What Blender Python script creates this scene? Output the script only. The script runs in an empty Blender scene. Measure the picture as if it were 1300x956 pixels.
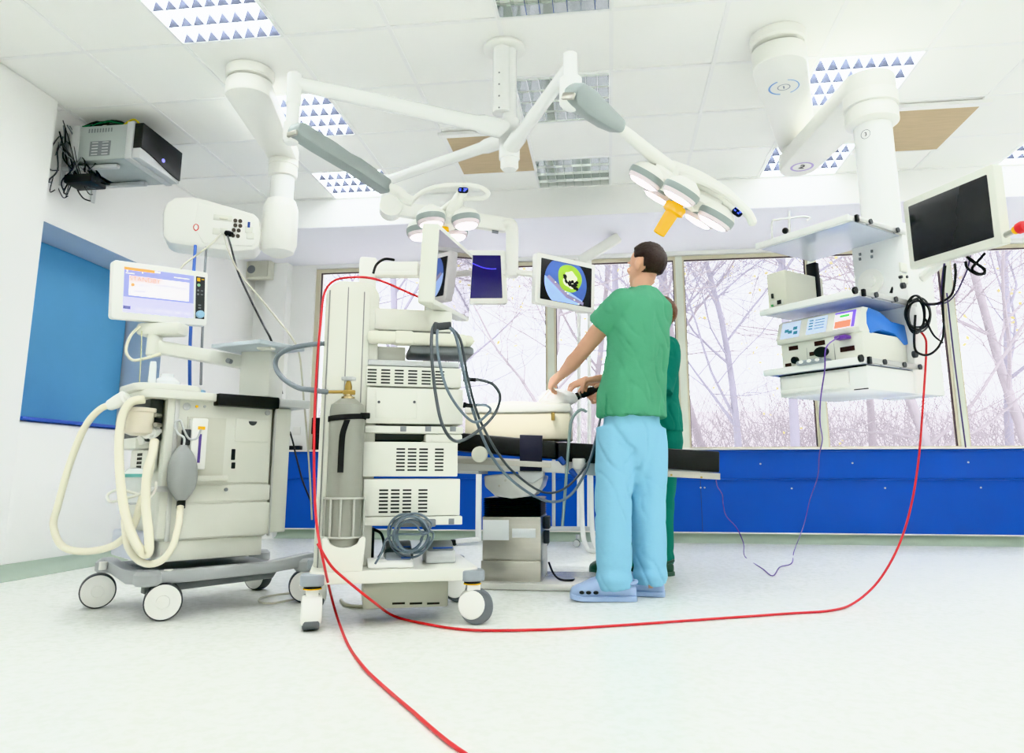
import bpy, bmesh, math, random
from mathutils import Vector as V, Matrix, noise
PI = math.pi
random.seed(7)
SC = bpy.context.scene
COL = SC.collection
R_ = math.radians

# ------------------------------------------------------------------ camera
CAMH = 0.6; FPX = 927.6; YAW = 0.1299; PIT = 0.1803
cd = bpy.data.cameras.new('camera'); cam = bpy.data.objects.new('camera', cd); COL.objects.link(cam)
cam.location = (0, 0, CAMH); cam.rotation_euler = (PI/2 + PIT, 0, YAW)
cd.sensor_width = 36; cd.lens = FPX/1300*36; cd.shift_y = -(478-433.5)/1300; cd.clip_start = .05; cd.clip_end = 400
SC.camera = cam
_f = V((-math.sin(YAW)*math.cos(PIT), math.cos(YAW)*math.cos(PIT), math.sin(PIT)))
_r = V((math.cos(YAW), math.sin(YAW), 0)); _u = _r.cross(_f)
CP = V((0, 0, CAMH))
def ray(px, py): return _f*FPX + _r*(px-650) - _u*(py-433.5)
def Y(px, py, y):                      # point of the sight line at depth y
    d = ray(px, py); return CP + d*(y/d.y)
def Z(px, py, z):                      # point of the sight line at height z
    d = ray(px, py); return CP + d*((z-CAMH)/d.z)
def X(px, py, x):
    d = ray(px, py); return CP + d*(x/d.x)
class Fr:                              # upright local frame of a thing
    def __init__(s, x, y, rot=0, z=0):
        s.M = Matrix.Translation((x, y, z)) @ Matrix.Rotation(R_(rot), 4, 'Z'); s.I = s.M.inverted(); s.loc = (x, y, z); s.rot = R_(rot)
    def at(s, px, py, ly):             # local point on local plane y = ly
        o = s.I @ CP; d = s.I.to_3x3() @ ray(px, py); return o + d*((ly-o.y)/d.y)
    def atx(s, px, py, lx):
        o = s.I @ CP; d = s.I.to_3x3() @ ray(px, py); return o + d*((lx-o.x)/d.x)
    def atz(s, px, py, lz):
        o = s.I @ CP; d = s.I.to_3x3() @ ray(px, py); return o + d*((lz-o.z)/d.z)
    def rect(s, x0, y0, x1, y1, ly):
        xm, ym = (x0+x1)/2, (y0+y1)/2
        return s.at(x0, ym, ly).x, s.at(x1, ym, ly).x, s.at(xm, y1, ly).z, s.at(xm, y0, ly).z

# ------------------------------------------------------------------ materials
def lin(c):
    c /= 255
    return c/12.92 if c <= .04045 else ((c+.055)/1.055)**2.4
def rgb(c): return (lin(c[0]), lin(c[1]), lin(c[2]), 1)
MATS = {}
def mat(name, c, rough=.45, metal=0, emit=0, var=.05, scale=9, bump=0, bscale=60, coat=0, spec=.5, ecol=None, stretch=None):
    if name in MATS: return MATS[name]
    m = bpy.data.materials.new(name); m.use_nodes = True; nt = m.node_tree; b = nt.nodes['Principled BSDF']
    col = rgb(c)
    tc = nt.nodes.new('ShaderNodeTexCoord'); vec = tc.outputs['Object']
    if stretch:
        mp = nt.nodes.new('ShaderNodeMapping'); mp.inputs['Scale'].default_value = stretch
        nt.links.new(vec, mp.inputs['Vector']); vec = mp.outputs['Vector']
    nz = nt.nodes.new('ShaderNodeTexNoise'); nz.inputs['Scale'].default_value = scale; nz.inputs['Detail'].default_value = 4
    nt.links.new(vec, nz.inputs['Vector'])
    mx = nt.nodes.new('ShaderNodeMix'); mx.data_type = 'RGBA'
    mx.inputs['A'].default_value = [x*(1-var) for x in col[:3]]+[1]; mx.inputs['B'].default_value = [min(1, x*(1+var)) for x in col[:3]]+[1]
    nt.links.new(nz.outputs['Fac'], mx.inputs['Factor']); nt.links.new(mx.outputs['Result'], b.inputs['Base Color'])
    b.inputs['Roughness'].default_value = rough; b.inputs['Metallic'].default_value = metal
    b.inputs['Specular IOR Level'].default_value = spec; b.inputs['Coat Weight'].default_value = coat
    if emit:
        b.inputs['Emission Color'].default_value = rgb(ecol or c); b.inputs['Emission Strength'].default_value = emit
    if bump:
        n2 = nt.nodes.new('ShaderNodeTexNoise'); n2.inputs['Scale'].default_value = bscale; n2.inputs['Detail'].default_value = 3
        nt.links.new(vec, n2.inputs['Vector'])
        bp = nt.nodes.new('ShaderNodeBump'); bp.inputs['Strength'].default_value = bump; bp.inputs['Distance'].default_value = .01
        nt.links.new(n2.outputs['Fac'], bp.inputs['Height']); nt.links.new(bp.outputs['Normal'], b.inputs['Normal'])
    MATS[name] = m; return m
WHITE = mat('white plastic', (238, 238, 233), .32, var=.015)
CREAM = mat('cream plastic', (220, 220, 205), .38, var=.02)
CREAM2 = mat('pale enamel', (222, 223, 213), .35, var=.015)
SHELL = mat('warm white shell', (240, 240, 234), .3, var=.01)
ENAM = mat('white lacquered metal', (240, 241, 239), .25, var=.01)
LGRAY = mat('light grey plastic', (196, 199, 199), .4, var=.02)
BGRAY = mat('blue grey plastic', (150, 158, 164), .45, var=.03)
MGRAY = mat('mid grey plastic', (128, 133, 136), .45, var=.03)
SLATE = mat('sage grey plastic', (158, 168, 166), .4, var=.02)
DGRAY = mat('dark grey plastic', (72, 75, 78), .5, var=.05)
BLACK = mat('black plastic', (24, 25, 27), .4, var=.1)
RUBBER = mat('grey rubber', (112, 117, 122), .6, var=.05)
SLOT = mat('dark slot', (58, 60, 58), .8, var=.05)
LINE = mat('panel gap', (150, 152, 148), .7, var=.02)
STEEL = mat('brushed steel', (190, 188, 180), .28, 1, var=.06, scale=4, stretch=(1, 1, 30))
ALU = mat('satin aluminium', (205, 206, 203), .35, .75, var=.03)
CHROME = mat('chrome', (225, 225, 225), .08, 1, var=.01)
BRASS = mat('brass', (176, 150, 92), .28, 1, var=.08)
RED = mat('red rubber', (205, 44, 50), .4, var=.05)
BLUEP = mat('blue knob', (52, 84, 160), .4)
LBLUE = mat('light blue plastic', (150, 190, 214), .35)
YEL = mat('amber yellow plastic', (255, 196, 10), .25, var=.03)
SKIN = mat('skin', (222, 174, 146), .5, var=.07, scale=14, bump=.05, bscale=180)
HAIR = mat('dark brown hair', (44, 30, 26), .5, var=.45, scale=60, bump=.6, bscale=140)
HAIR2 = mat('chestnut hair', (112, 72, 48), .5, var=.4, scale=60, bump=.6, bscale=140)
SCRUB = mat('green scrub cotton', (84, 158, 122), .85, var=.07, scale=7, bump=.25, bscale=30)
SCRUB2 = mat('teal scrub cotton', (24, 122, 104), .85, var=.08, scale=7, bump=.25, bscale=30)
TROU = mat('pale blue cotton', (142, 198, 224), .85, var=.05, scale=6, bump=.25, bscale=26)
CLOG = mat('powder blue foam', (164, 186, 220), .5, var=.04)
CLOG2 = mat('dark green foam', (52, 86, 70), .5, var=.04)
BLKV = mat('black vinyl', (30, 30, 31), .45, var=.12, bump=.08, bscale=12)

# ------------------------------------------------------------------ mesh builder
class MB:
    def __init__(s, M=None): s.v = []; s.f = []; s.m = []; s.mi = 0; s.M = M or Matrix.Identity(4)
    def add(s, vs, fs, T=None):
        o = len(s.v); A = s.M @ T if T else s.M
        s.v += [A @ V(p) for p in vs]; s.f += [[i+o for i in f] for f in fs]; s.m += [s.mi]*len(fs); return s
    def box(s, x0, x1, y0, y1, z0, z1, bev=0, seg=2, T=None):
        if x0 > x1: x0, x1 = x1, x0
        if y0 > y1: y0, y1 = y1, y0
        if z0 > z1: z0, z1 = z1, z0
        if bev <= 0:
            return s.add([(x0, y0, z0), (x1, y0, z0), (x1, y1, z0), (x0, y1, z0), (x0, y0, z1), (x1, y0, z1), (x1, y1, z1), (x0, y1, z1)],
                         [(3, 2, 1, 0), (4, 5, 6, 7), (0, 1, 5, 4), (1, 2, 6, 5), (2, 3, 7, 6), (3, 0, 4, 7)], T)
        bm = bmesh.new(); bmesh.ops.create_cube(bm, size=1)
        bmesh.ops.scale(bm, vec=(x1-x0, y1-y0, z1-z0), verts=bm.verts); bmesh.ops.translate(bm, vec=((x0+x1)/2, (y0+y1)/2, (z0+z1)/2), verts=bm.verts)
        bev = min(bev, .49*min(x1-x0, y1-y0, z1-z0))
        bmesh.ops.bevel(bm, geom=bm.edges[:], offset=bev, segments=seg, profile=.5, affect='EDGES')
        return s.bm(bm, T)
    def bm(s, bm, T=None):
        bm.verts.index_update(); vs = [v.co.copy() for v in bm.verts]; fs = [[v.index for v in f.verts] for f in bm.faces]; bm.free()
        return s.add(vs, fs, T)
    def loft(s, rings, cap=True, closed=True, T=None):
        n = len(rings[0]); vs = [p for r in rings for p in r]; fs = []
        for i in range(len(rings)-1):
            for j in range(n if closed else n-1):
                k = (j+1) % n; fs.append((i*n+j, i*n+k, (i+1)*n+k, (i+1)*n+j))
        if cap and closed: fs.append(list(range(n))[::-1]); fs.append([(len(rings)-1)*n+j for j in range(n)])
        return s.add(vs, fs, T)
    def cyl(s, a, b, r0, r1=None, n=20, cap=True):
        a, b = V(a), V(b); r1 = r0 if r1 is None else r1
        d = (b-a).normalized(); u = d.orthogonal().normalized(); w = d.cross(u)
        ring = lambda c, r: [c+(u*math.cos(t)+w*math.sin(t))*r for t in [2*PI*i/n for i in range(n)]]
        return s.loft([ring(a, r0), ring(b, r1)], cap)
    def lathe(s, a, d, prof, n=28):    # prof: (distance along d, radius)
        a, d = V(a), V(d).normalized(); u = d.orthogonal().normalized(); w = d.cross(u)
        return s.loft([[a+d*h+(u*math.cos(2*PI*i/n)+w*math.sin(2*PI*i/n))*max(r, 1e-4) for i in range(n)] for h, r in prof])
    def tube(s, pts, r, n=8, sub=6, ridge=0):
        P = spline(pts, sub) if sub else [V(p) for p in pts]
        rings = []; u = None; L = 0
        for i, p in enumerate(P):
            t = (P[min(i+1, len(P)-1)]-P[max(i-1, 0)]).normalized()
            if u is None: u = t.orthogonal().normalized()
            u = (u-t*u.dot(t)).normalized(); w = t.cross(u)
            q = i/(len(P)-1); rr = r(q) if callable(r) else r
            if ridge: rr *= 1+ridge*(1 if i % 2 else -1)
            rings.append([p+(u*math.cos(2*PI*j/n)+w*math.sin(2*PI*j/n))*rr for j in range(n)])
        return s.loft(rings)
    def prism(s, poly, a, b, axis='y', T=None, bev=0):   # poly: 2-d outline; axis y: (x,z), z: (x,y), x: (y,z)
        f = {'y': lambda p, t: (p[0], t, p[1]), 'z': lambda p, t: (p[0], p[1], t), 'x': lambda p, t: (t, p[0], p[1])}[axis]
        bm = bmesh.new(); vs = [bm.verts.new(f(p, a)) for p in poly]; fa = bm.faces.new(vs)
        ex = bmesh.ops.extrude_face_region(bm, geom=[fa]); nv = [g for g in ex['geom'] if isinstance(g, bmesh.types.BMVert)]
        d = V(f((0, 0), b))-V(f((0, 0), a)); bmesh.ops.translate(bm, vec=d, verts=nv)
        bmesh.ops.recalc_face_normals(bm, faces=bm.faces[:])
        if bev:
            eds = [e for e in bm.edges if len(e.link_faces) == 2 and e.calc_face_angle(0) > R_(35)]
            bmesh.ops.bevel(bm, geom=eds, offset=bev, segments=2, profile=.5, affect='EDGES')
        return s.bm(bm, T)
    def sph(s, c, r, nu=18, nv=12, T=None):
        rx, ry, rz = r if hasattr(r, '__len__') else (r, r, r); c = V(c)
        rings = [[c+V((rx*math.sin(PI*j/nv)*math.cos(2*PI*i/nu), ry*math.sin(PI*j/nv)*math.sin(2*PI*i/nu), -rz*math.cos(PI*j/nv))) for i in range(nu)] for j in range(1, nv)]
        return s.loft(rings, T=T)
    def quad(s, a, b, c, d): return s.add([a, b, c, d], [(0, 1, 2, 3)])
    def build(s, name, mats, parent=None, smooth=35, kind=None, label=None):
        me = bpy.data.meshes.new(name); inv = WM[parent].inverted() if parent else Matrix.Identity(4)
        loc = None
        if not parent and s.v:
            xs = [p.x for p in s.v]; ys = [p.y for p in s.v]; zs = [p.z for p in s.v]
            loc = V(((min(xs)+max(xs))/2, (min(ys)+max(ys))/2, min(zs))); inv = Matrix.Translation(-loc)
        me.from_pydata([inv @ p for p in s.v], [], s.f)
        mats = mats if isinstance(mats, (list, tuple)) else [mats]
        for m in mats: me.materials.append(m)
        me.polygons.foreach_set('material_index', s.m)
        bm = bmesh.new(); bm.from_mesh(me); bmesh.ops.recalc_face_normals(bm, faces=bm.faces[:]); bm.to_mesh(me); bm.free()
        if smooth: me.shade_smooth(); me.set_sharp_from_angle(angle=R_(smooth))
        o = bpy.data.objects.new(name, me); COL.objects.link(o)
        if parent: o.parent = parent; WM[o] = WM[parent]
        else: o.location = loc; WM[o] = Matrix.Translation(loc)
        if kind: o['kind'] = kind
        if label: o['label'] = label
        return o
WM = {}
def spline(pts, sub=6):
    P = [V(p) for p in pts]; out = []
    for i in range(len(P)-1):
        a, b, c, d = P[max(i-1, 0)], P[i], P[i+1], P[min(i+2, len(P)-1)]
        for k in range(sub):
            t = k/sub
            out.append(.5*((2*b)+(c-a)*t+(2*a-5*b+4*c-d)*t*t+(3*b-a-3*c+d)*t**3))
    return out+[P[-1]]
def tag(o, label, cat, group=None, kind=None):
    o['label'] = label; o['category'] = cat
    if group: o['group'] = group
    if kind: o['kind'] = kind
    return o
def thing(name, label, cat, loc=(0, 0, 0), rot=0, group=None):
    o = bpy.data.objects.new(name, None); COL.objects.link(o); o.empty_display_size = .05
    o.location = loc; o.rotation_euler = (0, 0, rot); WM[o] = Matrix.Translation(loc) @ Matrix.Rotation(rot, 4, 'Z')
    return tag(o, label, cat, group)
def fthing(F, name, label, cat, group=None): return thing(name, label, cat, F.loc, F.rot, group)
def dup(root, loc, label, group=None):
    r = root.copy(); COL.objects.link(r); r.location = loc; r['label'] = label
    if group: r['group'] = group
    for ch in root.children:
        c = ch.copy(); COL.objects.link(c); c.parent = r
        for g in ch.children:
            e = g.copy(); COL.objects.link(e); e.parent = c
    return r
def rrect(x0, x1, z0, z1, r, n=5):
    r = min(r, abs(x1-x0)*.49, abs(z1-z0)*.49); out = []
    for cx, cz, a0 in ((x1-r, z0+r, -90), (x1-r, z1-r, 0), (x0+r, z1-r, 90), (x0+r, z0+r, 180)):
        for i in range(n+1):
            a = R_(a0+90*i/n); out.append((cx+r*math.cos(a), cz+r*math.sin(a)))
    return out
def ell(cx, cz, rx, rz, n=24, a0=0): return [(cx+rx*math.cos(a0+2*PI*i/n), cz+rz*math.sin(a0+2*PI*i/n)) for i in range(n)]
def text_mesh(txt, size, T, m, name, parent, depth=.0006):
    cu = bpy.data.curves.new(name, 'FONT'); cu.body = txt; cu.size = size; cu.extrude = depth; cu.align_x = 'CENTER'; cu.align_y = 'CENTER'
    ob = bpy.data.objects.new(name, cu); COL.objects.link(ob); dg = bpy.context.evaluated_depsgraph_get(); dg.update()
    me = bpy.data.meshes.new_from_object(ob.evaluated_get(dg)); bpy.data.objects.remove(ob); bpy.data.curves.remove(cu)
    mb = MB(); mb.add([T @ v.co for v in me.vertices], [list(p.vertices) for p in me.polygons]); bpy.data.meshes.remove(me)
    return mb.build(name, m, parent, smooth=0)
def evalmesh(mb, mods):                # run modifiers on builder geometry, return (verts, faces)
    me = bpy.data.meshes.new('t'); me.from_pydata(mb.v, [], mb.f)
    bm = bmesh.new(); bm.from_mesh(me); bmesh.ops.recalc_face_normals(bm, faces=bm.faces[:]); bm.to_mesh(me); bm.free()
    ob = bpy.data.objects.new('t', me); COL.objects.link(ob)
    for t, kw in mods:
        md = ob.modifiers.new(t, t)
        for k, v in kw.items(): setattr(md, k, v)
    dg = bpy.context.evaluated_depsgraph_get(); dg.update()
    m2 = bpy.data.meshes.new_from_object(ob.evaluated_get(dg))
    vs = [v.co.copy() for v in m2.vertices]; fs = [list(p.vertices) for p in m2.polygons]; ns = [v.normal.copy() for v in m2.vertices]
    bpy.data.objects.remove(ob); bpy.data.meshes.remove(me); bpy.data.meshes.remove(m2)
    return vs, fs, ns
# ------------------------------------------------------------------ world and outside
w = bpy.data.worlds.new('overcast sky'); SC.world = w; w.use_nodes = True
bg = w.node_tree.nodes['Background']; bg.inputs['Color'].default_value = (.95, .96, 1, 1); bg.inputs['Strength'].default_value = 2.5
SC.cycles.diffuse_bounces = 8; SC.cycles.max_bounces = 14
SC.view_settings.view_transform = 'Khronos PBR Neutral'; SC.view_settings.look = 'None'; SC.view_settings.exposure = -.02; SC.view_settings.gamma = 1

# ------------------------------------------------------------------ room shell
CE = 2.99; GX = .0684; GY = 3.4873; BY = 6.956; BULK = 5.854; WLX = -3.6
WALL = mat('white wall paint', (242, 242, 239), .6, var=.012, scale=3, bump=.02, bscale=200)
SOFF = mat('pale soffit paint', (236, 236, 243), .65, var=.012, scale=3)
NICH = mat('grey blue lit reveal', (200, 212, 226), .6, var=.02)  # grey blue light on the reveals is put into their colour
BLUEW = mat('royal blue laminate', (8, 78, 184), .3, var=.09, scale=2.2)
BLUET = mat('royal blue strip', (58, 94, 190), .35, var=.05)
LEDGE = mat('white ledge', (236, 232, 224), .4, var=.02)
COVE = mat('grey green vinyl coving', (172, 188, 172), .4, var=.07, scale=7)
FRAME = mat('beige window frame', (214, 208, 184), .4, var=.04, scale=4)
FRAMEL = mat('pale window frame', (222, 226, 212), .4, var=.04, scale=4)
GASK = mat('dark gasket', (70, 52, 60), .6)
def floor_mat():
    m = mat('speckled vinyl floor', (234, 236, 230), .34, var=.05, scale=5, coat=.04, spec=.35)
    nt = m.node_tree; b = nt.nodes['Principled BSDF']; mx = [n for n in nt.nodes if n.type == 'MIX'][0]
    n2 = nt.nodes.new('ShaderNodeTexNoise'); n2.inputs['Scale'].default_value = 38; n2.inputs['Detail'].default_value = 6
    tc = [n for n in nt.nodes if n.type == 'TEX_COORD'][0]; nt.links.new(tc.outputs['Object'], n2.inputs['Vector'])
    rp = nt.nodes.new('ShaderNodeValToRGB'); rp.color_ramp.elements[0].position = .36; rp.color_ramp.elements[1].position = .56
    rp.color_ramp.elements[0].color = rgb((208, 213, 200)); rp.color_ramp.elements[1].color = (1, 1, 1, 1)
    m3 = nt.nodes.new('ShaderNodeMix'); m3.data_type = 'RGBA'; m3.blend_type = 'MULTIPLY'; m3.inputs['Factor'].default_value = .35
    nt.links.new(n2.outputs['Fac'], rp.inputs['Fac']); nt.links.new(mx.outputs['Result'], m3.inputs['A']); nt.links.new(rp.outputs['Color'], m3.inputs['B'])
    nt.links.new(m3.outputs['Result'], b.inputs['Base Color']); return m
S = 'structure'
XR, YF = 4.75, -2.2
MB().box(-4.3, XR, YF, BY+.2, -.12, 0).build('floor', floor_mat(), kind=S, smooth=0)
mb = MB()                                            # left wall: pier, header over the recess, parapet below it, rear stretch
mb.box(-4.2, -3.5, YF, 3.98, 0, CE)
mb.box(-4.2, WLX, 3.98, 5.46, 2.22, CE+.1)
mb.box(-4.2, -3.5, 3.98, 5.0, 0, .925, bev=.03)
mb.box(-4.2, WLX, 5.0, 5.46, 0, .925)
mb.box(-4.2, WLX, 5.46, BY+.2, 0, CE+.1)
mb.mi = 1
mb.box(-4.2, -3.97, 3.98, 5.46, .925, 2.22)
mb.quad((-3.97, 3.98, 2.2195), (WLX, 3.98, 2.2195), (WLX, 5.46, 2.2195), (-3.97, 5.46, 2.2195))
mb.quad((-3.97, 5.4595, .925), (WLX, 5.4595, .925), (WLX, 5.4595, 2.22), (-3.97, 5.4595, 2.22))
mb.build('wall_left', [WALL, NICH], kind=S, smooth=30)
MB().box(-3.9, -3.487, 3.985, 5.02, .925, .947, bev=.004).build('trim_1', BLUET, kind=S)
mb = MB(); n = 26; rows = []                         # blue fabric blind in the recess
for j in range(19):
    z = .95+(2.215-.95)*j/18
    rows.append([V((-3.93+.006*noise.noise(V((0, i*.45, z*1.4)))+.004*math.sin(i*.5), 3.7+(5.44-3.7)*i/n, z)) for i in range(n+1)])
mb.loft(rows, cap=False, closed=False); mb.mi = 1
mb.cyl((-3.925, 3.7, .96), (-3.925, 5.44, .96), .01)
BLINDM = mat('blue blind fabric', (106, 170, 214), .75, var=.08, scale=2.5, bump=.2, bscale=9)
tag(mb.build('window_blind', [BLINDM, BLUET], smooth=60), 'sky blue fabric blind pulled down inside the recess of the left wall', 'blind')
mb = MB()                                            # back wall
mb.box(-4.2, XR, BY, BY+.25, -.1, .835)
mb.box(-4.2, -2.95, BY, BY+.25, .835, CE); mb.box(-2.95, XR, BY, BY+.25, 2.69, CE)
mb.box(-3.43, -3.2, BY-.12, BY+.01, 0, 2.735)
mb.build('wall_back', WALL, kind=S, smooth=0)
mb = MB(); mb.box(-3.2, XR, BY-.03, BY-.001, .093, .57); mb.box(-3.2, XR, BY-.045, BY-.001, .57, .812); mb.box(-3.2, XR, BY-.056, BY-.001, .552, .566, bev=.005)
mb.box(-3.2, XR, BY-.062, BY-.001, .802, .82, bev=.006)
mb.mi = 1
x = Y(890, 640, BY).x; mb.box(x-.002, x+.002, BY-.0305, BY-.028, .1, .55)
mb.mi = 2
for px, py in ((964, 589), (1080, 588), (1226, 587), (1004, 620), (1122, 619.5), (1243, 619), (889, 619), (894, 619)):
    p = Y(px, py, BY); mb.cyl((p.x, BY-.052 if py < 600 else BY-.034, p.z), (p.x, BY-.02, p.z), .008, n=10)
mb.build('trim_2', [BLUEW, DGRAY, LGRAY], kind=S)
MB().box(-3.2, XR, BY-.09, BY+.1, .821, .838, bev=.004).build('trim_3', LEDGE, kind=S)
MB().box(-3.2, XR, BY-.05, BY-.001, .082, .094, bev=.002).build('trim_4', LEDGE, kind=S)
def cove(pts): return pts
mb = MB(); prof = [(0, .085), (.006, .085), (.01, .06), (.024, .032), (.05, .012), (.09, .003), (.09, 0), (0, 0)]
mb.prism([(BY-.001-a, b) for a, b in prof], -3.6, XR, 'x'); mb.build('baseboard_back', COVE, kind=S, smooth=60)
mb = MB(); mb.prism([(-3.499+a, b) for a, b in prof], YF, 5.0, 'y'); mb.prism([(-3.6+a, b) for a, b in prof], 5.0, BY, 'y'); mb.build('baseboard_left', COVE, kind=S, smooth=60)
MB().box(XR, XR+.15, YF, BY+.2, -.1, CE+.1).build('wall_right', WALL, kind=S, smooth=0)
MB().box(-4.3, XR+.15, YF-.15, YF, -.1, CE+.1).build('wall_front', WALL, kind=S, smooth=0)
mb = MB(); mb.box(-4.2, XR, BULK, BY+.2, 2.735, CE+.1); mb.build('wall_bulkhead', mat('bulkhead paint', (243, 243, 241), .6, var=.01), kind=S, smooth=0)
mb = MB(); mb.box(-3.62, XR, BULK+.003, BY+.02, 2.729, 2.7349); mb.build('trim_5', SOFF, kind=S, smooth=0)
# ceiling tiles, omitted where a luminaire or hatch sits
LIT = {}
for cx, lit in ((2, 1), (5, 0), (8, 1), (11, 1)):
    for r in (-1, 1, 3): LIT[(cx, r)] = lit
    for r in (-3, -5, -7): LIT[(cx, r)] = 1
TILE = mat('mineral fibre ceiling tile', (244, 244, 240), .85, var=.02, scale=2, bump=.06, bscale=240)
TBAR = mat('white ceiling grid', (240, 240, 238), .6, var=.01)
HATCH = {(4, 2), (9, 2)}
mb = MB(); gb = MB()
for i in range(0, 15):
    for j in range(-10, 4):
        if (i, j) in LIT: continue
        x0, y0 = GX+.6*(i-6), GY+.6*j
        if x0+.6 < WLX-.2 or x0 > XR or y0 > BULK: continue
        dz = random.choice((0, 0, .002, .004)); z = CE+.004+dz
        if (i, j) in HATCH: z = CE+.012
        mb.box(max(x0, -4.1), min(x0+.6, XR), max(y0, YF), min(y0+.6, BULK), z, z+.015)
mb.build('ceiling', TILE, kind=S, smooth=0)
for i in range(0, 15):
    x = GX+.6*(i-6)
    if WLX < x < XR: gb.box(x-.012, x+.012, YF, BULK, CE, CE+.03)
for j in range(-9, 4): gb.box(WLX, XR, GY+.6*j-.012, GY+.6*j+.012, CE+.0005, CE+.03)
gb.box(WLX, XR, BULK-.018, BULK-.001, CE-.003, CE+.02)
gb.build('trim_6', TBAR, kind=S, smooth=0)
MB().box(-4.2, XR, YF, BULK, CE+.3, CE+.35).build('ceiling_slab', WALL, kind=S, smooth=0)

# bare plywood hatches
PLY = mat('bare tan plywood', (196, 176, 144), .7, var=.12, scale=6, stretch=(1, 7, 1))
for k, (a, lab) in enumerate((((4, 2), 'bare tan access panel in the ceiling behind the surgical light column'), ((9, 2), 'bare tan access panel in the ceiling right of the shelf pendant column'))):
    x0 = GX+.6*(a[0]-6); y0 = GY+.6*a[1]; dx = 0 if k == 0 else .03
    t = thing('access_panel', lab, 'ceiling panel', (x0+.3, y0+.4, CE), 0, 'bare ceiling access panels')
    m_ = MB(); m_.box(x0+.03+dx, x0+.6, y0+.1, y0+.76, CE-.012, CE+.006); m_.build('board', PLY, t)
    m_ = MB(); fr = .03
    m_.box(x0-.02, x0+.62+dx, y0+.05, y0+.1, CE-.02, CE+.004); m_.box(x0+.0, x0+.62, y0+.76, y0+.78, CE-.016, CE+.004)
    m_.box(x0+.0+dx, x0+.03+dx, y0+.1, y0+.76, CE-.013, CE+.004); m_.box(x0+.6, x0+.62, y0+.1, y0+.76, CE-.013, CE+.004); m_.build('frame', TBAR, t, smooth=0)

# recessed louvre lights
GLOW = mat('lit lamp surface', (255, 255, 255), .5, emit=12, var=0, ecol=(250, 252, 255))
VGLOW = mat('self glowing louvre blade', (255, 255, 255), .5, emit=6.6, var=0, ecol=(250, 252, 255))  # blades emit, in place of tube light falling on them
LOUV = mat('dark reflection louvre', (58, 63, 76), .5, 0, var=.55, scale=24, spec=.15)  # dark reflections painted into the colour of the long blades
MIRR = mat('mirror louvre reflector', (214, 220, 218), .07, 1, var=.05)
DIMG = mat('faintly glowing lamp surface', (226, 232, 222), .5, emit=.35, var=.02)  # faint glow given to the plate of a switched-off lamp
def luminaire(lit):
    t = thing('ceiling_light', '', 'ceiling light', (0, 0, CE), 0, 'recessed louvre ceiling lights')
    m_ = MB(Matrix.Translation((0, 0, CE))); h = .288
    for a in ((-.3, -h), (h, .3)):
        m_.box(a[0], a[1], -.3, .3, -.002, .1); m_.box(-h, h, a[0], a[1], -.002, .1)
    m_.box(-.3, .3, -.3, .3, .1, .11); m_.build('housing', ENAM, t, smooth=0)
    m_ = MB(Matrix.Translation((0, 0, CE)))
    m_.box(-h, h, -h, h, .085, .097); m_.build('lamp', GLOW if lit else DIMG, t, smooth=0)
    m_ = MB(Matrix.Translation((0, 0, CE))); nb = 4; w_ = 2*h/nb
    for k in range(nb+1):
        y = -h+w_*k; a, b = (.0, .018) if k == 0 else ((.018, 0) if k == nb else (.018, .018))
        m_.prism([(y-.0015*(a > 0), 0), (y+.0015*(b > 0), 0), (y+b, .06), (y-a, .06)], -h, h, 'x')
    m_.build('louvre', LOUV if lit else MIRR, t, smooth=0)
    m_ = MB(Matrix.Translation((0, 0, CE))); nc = 8; w2 = 2*h/nc
    for k in range(nc+1):
        x = -h+w2*k
        for q in range(nb):
            y0 = -h+w_*q; e = .027 if lit else .008
            a = 0 if k == 0 else e; b = 0 if k == nc else e
            m_.prism([(x-.0015*(a > 0), 0), (x+.0015*(b > 0), 0), (x+b, .058), (x-a, .058)], y0+.002, y0+w_-.002, 'y')
    m_.build('cross_blade', VGLOW if lit else MIRR, t, smooth=0)
    return t
protos = {}
places = {(2, -1): 'lit louvre ceiling light at the top left, nearest above the grey wall computer', (2, 1): 'lit louvre ceiling light just right of the left pendant arm',
 (2, 3): 'lit louvre ceiling light at the bulkhead behind the grey spring arm', (5, -1): 'unlit mirror louvre ceiling light in front of the surgical light column, at the top edge',
 (5, 1): 'unlit mirror louvre ceiling light behind the right arm of the surgical light', (5, 3): 'unlit pale mirror louvre ceiling light at the bulkhead with green reflections',
 (8, 1): 'lit louvre ceiling light behind the right pendant mount', (8, 3): 'lit louvre ceiling light at the bulkhead under the right pendant elbow',
 (11, 3): 'lit louvre ceiling light at the bulkhead above the black wall monitor, right edge'}
for (i, j), lit in LIT.items():
    loc = (GX+.6*(i-6)+.3, GY+.6*j+.3, CE)
    if loc[0] > XR-.2 or loc[1] < YF+.2: continue
    lab = places.get((i, j), 'lit louvre ceiling light behind the camera')
    if lit not in protos: protos[lit] = luminaire(lit); protos[lit].location = loc; protos[lit]['label'] = lab
    else: dup(protos[lit], loc, lab)

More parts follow.
